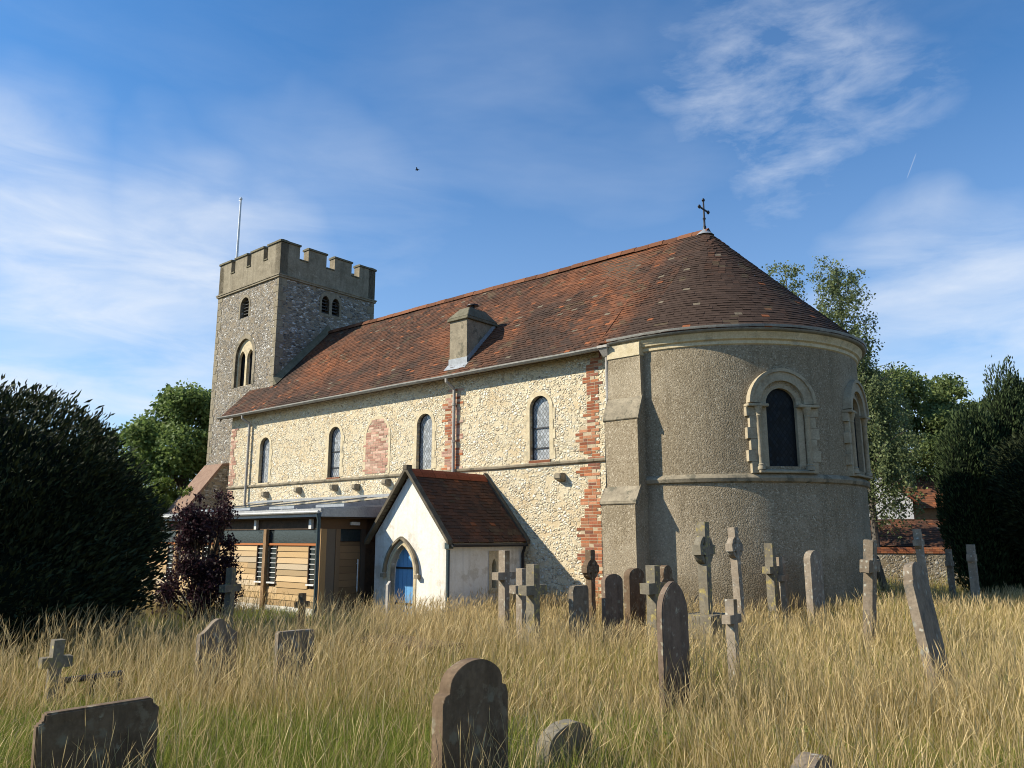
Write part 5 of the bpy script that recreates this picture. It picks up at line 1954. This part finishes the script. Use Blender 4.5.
def yew_mass(name, x, y, label, blobs, n, c1, c2, size=.16, parent=None, up=.55, bumps=.15, cat='tree'):
    """dense evergreen: sprays over lumpy ellipsoids (cx, cy, cz, rx, ry, rz) and through their outer third"""
    o = empty(name, (x, y, -.2))
    tag(o, label, cat)
    tk = MB()
    for (cx, cy, cz, rx, ry, rz) in blobs:
        tk.tube([(cx * .4, cy * .4, -.1), (cx, cy, cz), (cx, cy, cz + rz * .6)], [.16, .10, .03], 7)
    tk.build('trunk', 'bark', o)
    tot = sum(b[3] * b[5] + b[4] * b[5] + b[3] * b[4] for b in blobs)
    PP, DD = [], []
    for (cx, cy, cz, rx, ry, rz) in blobs:
        k = int(n * (rx * rz + ry * rz + rx * ry) / tot)
        d = RNG.normal(size=(k, 3))
        d /= np.linalg.norm(d, axis=1, keepdims=True)
        # lumps
        lump = np.zeros(k)
        for f, a in ((2.2, .5), (4.7, .3), (9.5, .2)):
            ph = RNG.random(3) * 6
            lump += a * np.sin(d[:, 0] * f + ph[0]) * np.sin(d[:, 1] * f + ph[1]) * np.sin(d[:, 2] * f * 1.3 + ph[2]) * 2
        rad = 1 + bumps * lump - .34 * RNG.random(k) ** 2.2 + .035 * RNG.normal(size=k)
        p = d * rad[:, None] * np.array([rx, ry, rz]) + np.array([cx, cy, cz])
        ok = p[:, 2] > .02
        PP.append(p[ok])
        DD.append((d * np.array([1, 1, .5]) + np.array([0, 0, up]))[ok])
    P, D = np.concatenate(PP), np.concatenate(DD)
    leaves('crown', P, size, .30, leaf_cols(len(P), c1, c2, .35), 'needle', o, droop=D * 1.6, spread=.55)
    # longer sprays that break the outline
    k = RNG.integers(0, len(P), len(P) // 22)
    dn = D[k] / np.linalg.norm(D[k], axis=1, keepdims=True)
    leaves('sprays', P[k] + dn * size * .8, size * 1.6, .18, leaf_cols(len(k), c1, tuple(c * 1.25 for c in c2), .35), 'needle', o, droop=D[k] * 2.2, spread=.4)
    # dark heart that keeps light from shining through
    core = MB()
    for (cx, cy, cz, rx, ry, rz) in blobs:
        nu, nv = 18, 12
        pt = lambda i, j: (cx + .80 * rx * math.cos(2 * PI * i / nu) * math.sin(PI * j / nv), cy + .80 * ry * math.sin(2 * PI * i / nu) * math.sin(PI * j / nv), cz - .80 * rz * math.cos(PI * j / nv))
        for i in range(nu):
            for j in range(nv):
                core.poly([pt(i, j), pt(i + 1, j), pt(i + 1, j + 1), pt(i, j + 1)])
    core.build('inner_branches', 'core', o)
    return o


def build_trees():
    YD, YL = (.012, .018, .008), (.048, .060, .024)
    yew_mass('yew_tree', -9.25, 12.6, 'huge dark rounded yew at the left edge in front of the timber extension',
             [(0, 0, 2.0, 3.30, 3.0, 2.45), (-1.4, -.4, 2.5, 2.4, 2.3, 2.2), (1.5, .4, 1.6, 1.95, 1.9, 1.75), (1.0, -.9, 1.0, 2.6, 2.2, 1.5)], 150000, YD, YL, .115)
    # eastern yews, columns behind a broad dark one
    YG, YH = (.024, .040, .015), (.060, .085, .032)
    yew_mass('yew_tree', 15.25, 20.6, 'broad dark yew in front of its neighbours at the right edge of the churchyard',
             [(0.2, 0, 2.3, 2.2, 2.0, 2.5), (-1.0, -.2, 3.0, 1.75, 1.6, 1.9), (1.8, .2, 2.6, 2.0, 1.8, 2.5)], 80000, YD, YL, .12)
    cols = [(14.20, 22.6, 3.2, .70, 3.55, 'tallest slender upright yew spire behind the broad dark yew'),
            (14.95, 22.9, 3.1, .68, 3.3, 'slender yew spire right of the tallest one at the right edge'),
            (13.35, 22.4, 2.9, .74, 2.85, 'shorter yew spire left of the tallest one'),
            (12.65, 22.2, 2.75, .72, 2.55, 'lowest yew spire beside the leafy green trees')]
    for (x, y, cz, r, rz, lb) in cols:
        yew_mass('upright_yew', x, y, lb, [(0, 0, cz, r, r, rz), (r * .4, -.2, cz * .8, r * .9, r * .9, rz * .78)], 20000, YG, YH, .12, up=1.3, bumps=.13)
    # purple leaved shrub
    o = empty('purple_shrub', (-6.5, 17.0, -.15))
    tag(o, 'dark purple leaved shrub in front of the timber extension', 'shrub')
    st = MB()
    rg = np.random.default_rng(5)
    cs, rs = [], []
    for k in range(60):
        a, t = rg.random() * 2 * PI, rg.random()
        rr = .78 * math.sqrt(rg.random())
        z = .15 + 2.15 * t
        cs.append((rr * math.cos(a) * (1.08 - .40 * t), rr * math.sin(a) * (1.08 - .40 * t), z))
        rs.append(rg.uniform(.20, .34))
        st.tube([(0, 0, 0), (cs[-1][0] * .5, cs[-1][1] * .5, z * .6), cs[-1]], [.025, .016, .004], 5)
    for k in range(9):
        a = rg.random() * 2 * PI
        e = (.42 * math.cos(a), .42 * math.sin(a), 2.25 + rg.uniform(0, .45))
        cs.append(e)
        rs.append(.15)
        st.tube([(0, 0, .2), (e[0] * .5, e[1] * .5, 1.4), e], [.02, .012, .003], 5)
    st.build('stems', 'bark', o)
    P = clump_points(cs, rs, 3400, 1.1, .2)
    leaves('foliage', P, .065, .65, leaf_cols(len(P), (.020, .010, .014), (.055, .024, .030), .35), 'leaf', o)
    # trees west of the tower
    broadleaf('leafy_tree', -14.6, 35, 8.6, 3.1, 'round crowned green tree behind the left of the tower', (.11, .17, .045), (.20, .26, .08), 120, 300, .17, .03, .14, 21)
    broadleaf('leafy_tree', -12.6, 30, 4.2, 1.6, 'bright green bush below the tree left of the tower buttress', (.09, .13, .025), (.15, .19, .04), 36, 260, .13, .10, .08, 22)
    broadleaf('leafy_tree', -20.5, 40, 7.5, 3.4, 'green tree mostly hidden behind the big left yew', (.045, .08, .022), (.085, .12, .036), 50, 240, .18, .1, .2, 23)
    # trees east of the apse
    birch('birch_tree', 14.0, 32.0, 13.4, 2.5, 'tall drooping birch right behind the apse roof', 3, n_branch=60, t0=.30)
    birch('birch_tree', 12.4, 33.5, 14.4, 2.0, 'second birch whose top shows just over the apse roof slope', 8, n_branch=44)
    birch('birch_tree', 14.25, 31.5, 10.2, 2.5, 'shorter drooping birch right of the tall one, hanging over the cottage', 12, n_branch=52, t0=.27)
    broadleaf('leafy_tree', 20.6, 43, 11.2, 4.0, 'full green tree between the birches and the upright yews', (.10, .14, .042), (.18, .22, .075), 80, 300, .19, .14, .3, 31)
    broadleaf('leafy_tree', 25.6, 45, 11.0, 3.6, 'green tree behind the yew spires at the right', (.10, .14, .042), (.18, .22, .075), 70, 280, .2, .14, .3, 32)
    broadleaf('leafy_tree', 30.5, 44, 11.5, 4.2, 'green tree at the far right edge behind the yews', (.10, .14, .042), (.18, .22, .075), 70, 260, .2, .14, .3, 33)
    broadleaf('leafy_tree', 16.2, 46, 8.4, 3.6, 'dark green tree far behind the birches', (.035, .055, .020), (.07, .09, .032), 60, 260, .2, .05, .3, 34)


build_trees()

# ------------------------------------------------------------------ grass


def lattice(seed):
    return np.random.default_rng(seed).random((64, 64))


def vnoise(x, y, cell, seed):
    g = lattice(seed)
    u, v = x / cell + 300.0, y / cell + 300.0
    i, j = np.floor(u).astype(int), np.floor(v).astype(int)
    a, b = u - i, v - j
    a, b = a * a * (3 - 2 * a), b * b * (3 - 2 * b)
    G = lambda p, q: g[p % 64, q % 64]
    return (G(i, j) * (1 - a) + G(i + 1, j) * a) * (1 - b) + (G(i, j + 1) * (1 - a) + G(i + 1, j + 1) * a) * b


def gz_np(x, y):
    s = np.clip((y - 4) / 12, 0, 1)
    return -0.2 * s * s * (3 - 2 * s)


def free_ground(x, y):
    """outside the church, its porch and the extension"""
    dx, dy = x - CH.x, y - CH.y
    e = dx * E_.x + dy * E_.y
    n = dx * N_.x + dy * N_.y
    inside = (n > -0.02) & (n < 6.3) & (e < 1.4) & (e > -19.6)
    inside |= (e - AC[0]) ** 2 + (n - AC[1]) ** 2 < AR ** 2
    inside |= (e > -4.85) & (e < -2.42) & (n > -2.68) & (n < 0)
    inside |= (e > -14.3) & (e < -5.38) & (n > -3.85) & (n < 0)
    inside |= (e > 0.1) & (e < 1.27) & (n > -.92) & (n < 0)
    return ~inside


def scatter(n, y0, y1, spread=.70, margin=1.2, power=1.0):
    y = y0 + (y1 - y0) * RNG.random(n) ** power
    x = (RNG.random(n) * 2 - 1) * (spread * y + margin)
    k = free_ground(x, y)
    # in a wedge: keep density even
    return x[k], y[k]


def blades(name, x, y, h, w, lean, levels, widths, c_root, c_tip, label):
    n = len(x)
    z = gz_np(x, y)
    f = RNG.random(n) * 2 * PI
    sx, sy = np.cos(f), np.sin(f)
    V = np.empty((n, 7, 3), np.float32)
    C = np.empty((n, 7, 3), np.float32)
    for k, s in enumerate(levels):
        bend = s ** 1.8
        px = x + lean[0] * h * bend
        py = y + lean[1] * h * bend
        L2 = lean[0] ** 2 + lean[1] ** 2
        pz = z - .03 + h * (s - .30 * np.minimum(L2, 1.6) * bend)
        ww = w * widths[k] * .5
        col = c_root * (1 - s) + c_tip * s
        if k < 3:
            V[:, 2 * k] = np.stack([px - sx * ww, py - sy * ww, pz], 1)
            V[:, 2 * k + 1] = np.stack([px + sx * ww, py + sy * ww, pz], 1)
            C[:, 2 * k] = C[:, 2 * k + 1] = col
        else:
            V[:, 6] = np.stack([px, py, pz], 1)
            C[:, 6] = col
    base = (np.arange(n) * 7)[:, None]
    F = np.concatenate([base + np.array([0, 1, 3, 2, 2, 3, 5, 4, 4, 5, 6])], 1).ravel()
    T = np.tile(np.array([4, 4, 3]), n)
    o = np_mesh(name, V.reshape(-1, 3), F, T, C.reshape(-1, 3), 'grass')
    tag(o, label, 'grass', kind='stuff')
    return o


def zone_short(x, y):
    """mown strip in front of the timber extension"""
    return np.exp(-(np.maximum(0, np.abs(x + 4.9) / 2.5) ** 4 + (np.abs(y - 16.6) / 3.6) ** 4))


def zone_green(x, y):
    n = vnoise(x, y, 1.3, 3) * .6 + vnoise(x, y, .5, 4) * .4
    near = np.clip((7.8 - y) / 2.2, 0, 1) * np.clip((1.8 - x) / 1.5, .4, 1)
    return np.clip(near * 1.15 + (n - .44) * 1.35 + zone_short(x, y) * .8, 0, 1)


def weeds():
    """broad leaved dock, plantain and clover growing low between the grass"""
    n = 2200
    y = 2.6 + 7.5 * RNG.random(n) ** .8
    x = (RNG.random(n) * 2 - 1) * (.70 * y + .3)
    k = RNG.random(n) < .12 + .88 * zone_green(x, y)
    x, y = x[k], y[k]
    P, D, S = [], [], []
    for a, b in zip(x, y):
        m = RNG.integers(7, 16)
        f = RNG.random(m) * 2 * PI
        r = RNG.random(m) * .11
        hgt = RNG.uniform(.08, .30)
        P.append(np.stack([a + r * np.cos(f), b + r * np.sin(f), gz_np(np.full(m, a), np.full(m, b)) + hgt * RNG.uniform(.5, 1.1, m)], 1))
        D.append(np.stack([np.cos(f), np.sin(f), RNG.uniform(.0, .9, m)], 1))
    P, D = np.concatenate(P), np.concatenate(D)
    o = leaves('low_weeds', P, .085, .42, leaf_cols(len(P), (.12, .19, .03), (.24, .31, .06), .3), 'leaf', None, droop=D * 2.0, spread=.4)
    tag(o, 'low broad leaved green weeds between the grass in the foreground', 'weeds', kind='stuff')


def build_grass():
    weeds()
    def field(n, y0, y1, **kw):
        x, y = scatter(n, y0, y1, **kw)
        return x, y

    def cat(parts):
        return np.concatenate([p[0] for p in parts]), np.concatenate([p[1] for p in parts])
    # low green growth
    x, y = cat([field(190000, 2.0, 7.5, power=.62), field(190000, 7.5, 20, power=.6), field(30000, 20, 40, power=.7, spread=.8)])
    g = zone_green(x, y)
    keep = RNG.random(len(x)) < .55 + .45 * g
    x, y, g = x[keep], y[keep], g[keep]
    n = len(x)
    h = (.14 + .30 * RNG.random(n)) * (.8 + .55 * g)
    h *= 1 - .45 * zone_short(x, y)
    w = .0024 + .0005 * y * RNG.uniform(.7, 1.4, n)
    ln = [RNG.normal(size=n) * .5, RNG.normal(size=n) * .5]
    cr = leaf_cols(n, (.055, .075, .016), (.09, .105, .025))
    ct = leaf_cols(n, (.17, .23, .030), (.36, .36, .075))
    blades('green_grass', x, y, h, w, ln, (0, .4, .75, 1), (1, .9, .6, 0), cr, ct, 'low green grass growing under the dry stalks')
    # dry leaves of the tall meadow grass
    x, y = cat([field(260000, 2.0, 7.5, power=.62), field(380000, 7.5, 20, power=.6), field(80000, 18, 40, power=.7, spread=.8)])
    g = zone_green(x, y)
    keep = RNG.random(len(x)) < .88 - .84 * g
    x, y, g = x[keep], y[keep], g[keep]
    n = len(x)
    big = vnoise(x, y, 2.2, 7) * .5 + vnoise(x, y, .75, 17) * .5
    h = (.16 + .46 * RNG.random(n)) * (.42 + 1.0 * big) * (1 - .78 * zone_short(x, y)) * (1 + .35 * np.clip((x - 3) / 3, 0, 1) * np.clip((y - 9) / 4, 0, 1))
    w = .0010 + .00028 * y * RNG.uniform(.6, 1.4, n)
    fx = .16 + 1.1 * (vnoise(x, y, 1.1, 9) - .5)
    fy = .9 * (vnoise(x, y, 1.1, 10) - .5)
    mess = .30 + .75 * vnoise(x, y, .9, 23) ** 2
    ln = [fx + RNG.normal(size=n) * mess, fy + RNG.normal(size=n) * mess]
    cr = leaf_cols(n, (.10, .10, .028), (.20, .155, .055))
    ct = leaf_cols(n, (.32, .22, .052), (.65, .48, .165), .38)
    brown = (vnoise(x, y, 1.1, 14) + .25 * RNG.random(n) > .70)[:, None]
    ct = np.where(brown, ct * np.array([.80, .70, .58]), ct)
    gr = (RNG.random(n) < .12 + .5 * vnoise(x, y, .6, 31) + .3 * g)[:, None]
    ct = np.where(gr, ct * np.array([.60, .92, .44]), ct)
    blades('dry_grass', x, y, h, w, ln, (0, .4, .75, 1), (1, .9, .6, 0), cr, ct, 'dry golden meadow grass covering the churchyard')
    # flowering stems with narrow seed heads
    x, y = cat([field(34000, 2.2, 7.5, power=.62), field(80000, 7.5, 20, power=.6), field(12000, 18, 38, power=.7, spread=.8)])
    # stems that stand close in front of the nearer stones and cross their faces
    sx_, sy_ = [x], [y]
    for (a, b, wd, m) in ((-.22, 4.55, .34, 260), (-2.22, 4.55, .40, 230), (1.36, 6.95, .30, 200), (4.05, 7.75, .36, 160), (.31, 5.3, .34, 420), (1.45, 4.12, .3, 120),
                          (-3.22, 9.0, .3, 90), (-2.24, 8.5, .3, 110), (2.33, 8.7, .25, 90), (4.95, 11.5, .3, 90), (2.92, 12.3, .5, 120)):
        u, v = RNG.uniform(.06, .34, m), RNG.uniform(-wd, wd, m)
        sx_.append(a + E_.x * u + N_.x * v)
        sy_.append(b + E_.y * u + N_.y * v)
    x, y = np.concatenate(sx_), np.concatenate(sy_)
    g = zone_green(x, y)
    keep = RNG.random(len(x)) < (1.0 - .70 * g) * (1 - .92 * zone_short(x, y))
    x, y, g = x[keep], y[keep], g[keep]
    n = len(x)
    big = vnoise(x, y, 2.2, 7) * .5 + vnoise(x, y, .75, 17) * .5
    h = (.40 + .50 * RNG.random(n)) * (.58 + .74 * big)
    w = .0013 + .00027 * y
    fx = .10 + .45 * (vnoise(x, y, 1.7, 9) - .5)
    ln = [fx + RNG.normal(size=n) * .24, RNG.normal(size=n) * .24]
    cr = leaf_cols(n, (.22, .155, .055), (.34, .24, .10))
    ct = leaf_cols(n, (.42, .30, .13), (.68, .52, .27))
    arch_n = RNG.random(n) < .10                                    # stems bent over or leaning right across
    ln[0] = np.where(arch_n, RNG.normal(size=n) * .75, ln[0])
    ln[1] = np.where(arch_n, RNG.normal(size=n) * .45, ln[1])
    ct = np.where(arch_n[:, None], np.clip(ct * 1.2, 0, .85), ct)
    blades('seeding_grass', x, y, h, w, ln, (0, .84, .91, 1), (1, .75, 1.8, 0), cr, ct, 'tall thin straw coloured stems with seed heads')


build_grass()

# ------------------------------------------------------------------ bird, small and high over the nave
bd = empty('bird', (-7.76, 60.0, 31.16))
tag(bd, 'tiny dark bird high in the sky over the nave roof', 'bird')
mb = MB()
mb.tube([(-.16, 0, 0), (-.08, 0, .01), (0.02, 0, .02), (.12, 0, .02), (.17, 0, .015), (.21, 0, .01)], [.012, .045, .055, .03, .03, .006], 7)
for s in (-1, 1):
    mb.hexa([(-.05, s * .04, .02), (.07, s * .04, .02), (.03, s * .30, .08), (-.05, s * .30, .08), (-.05, s * .04, .03), (.07, s * .04, .03), (.03, s * .30, .088), (-.05, s * .30, .088)])
mb.build('body', 'dark', bd)
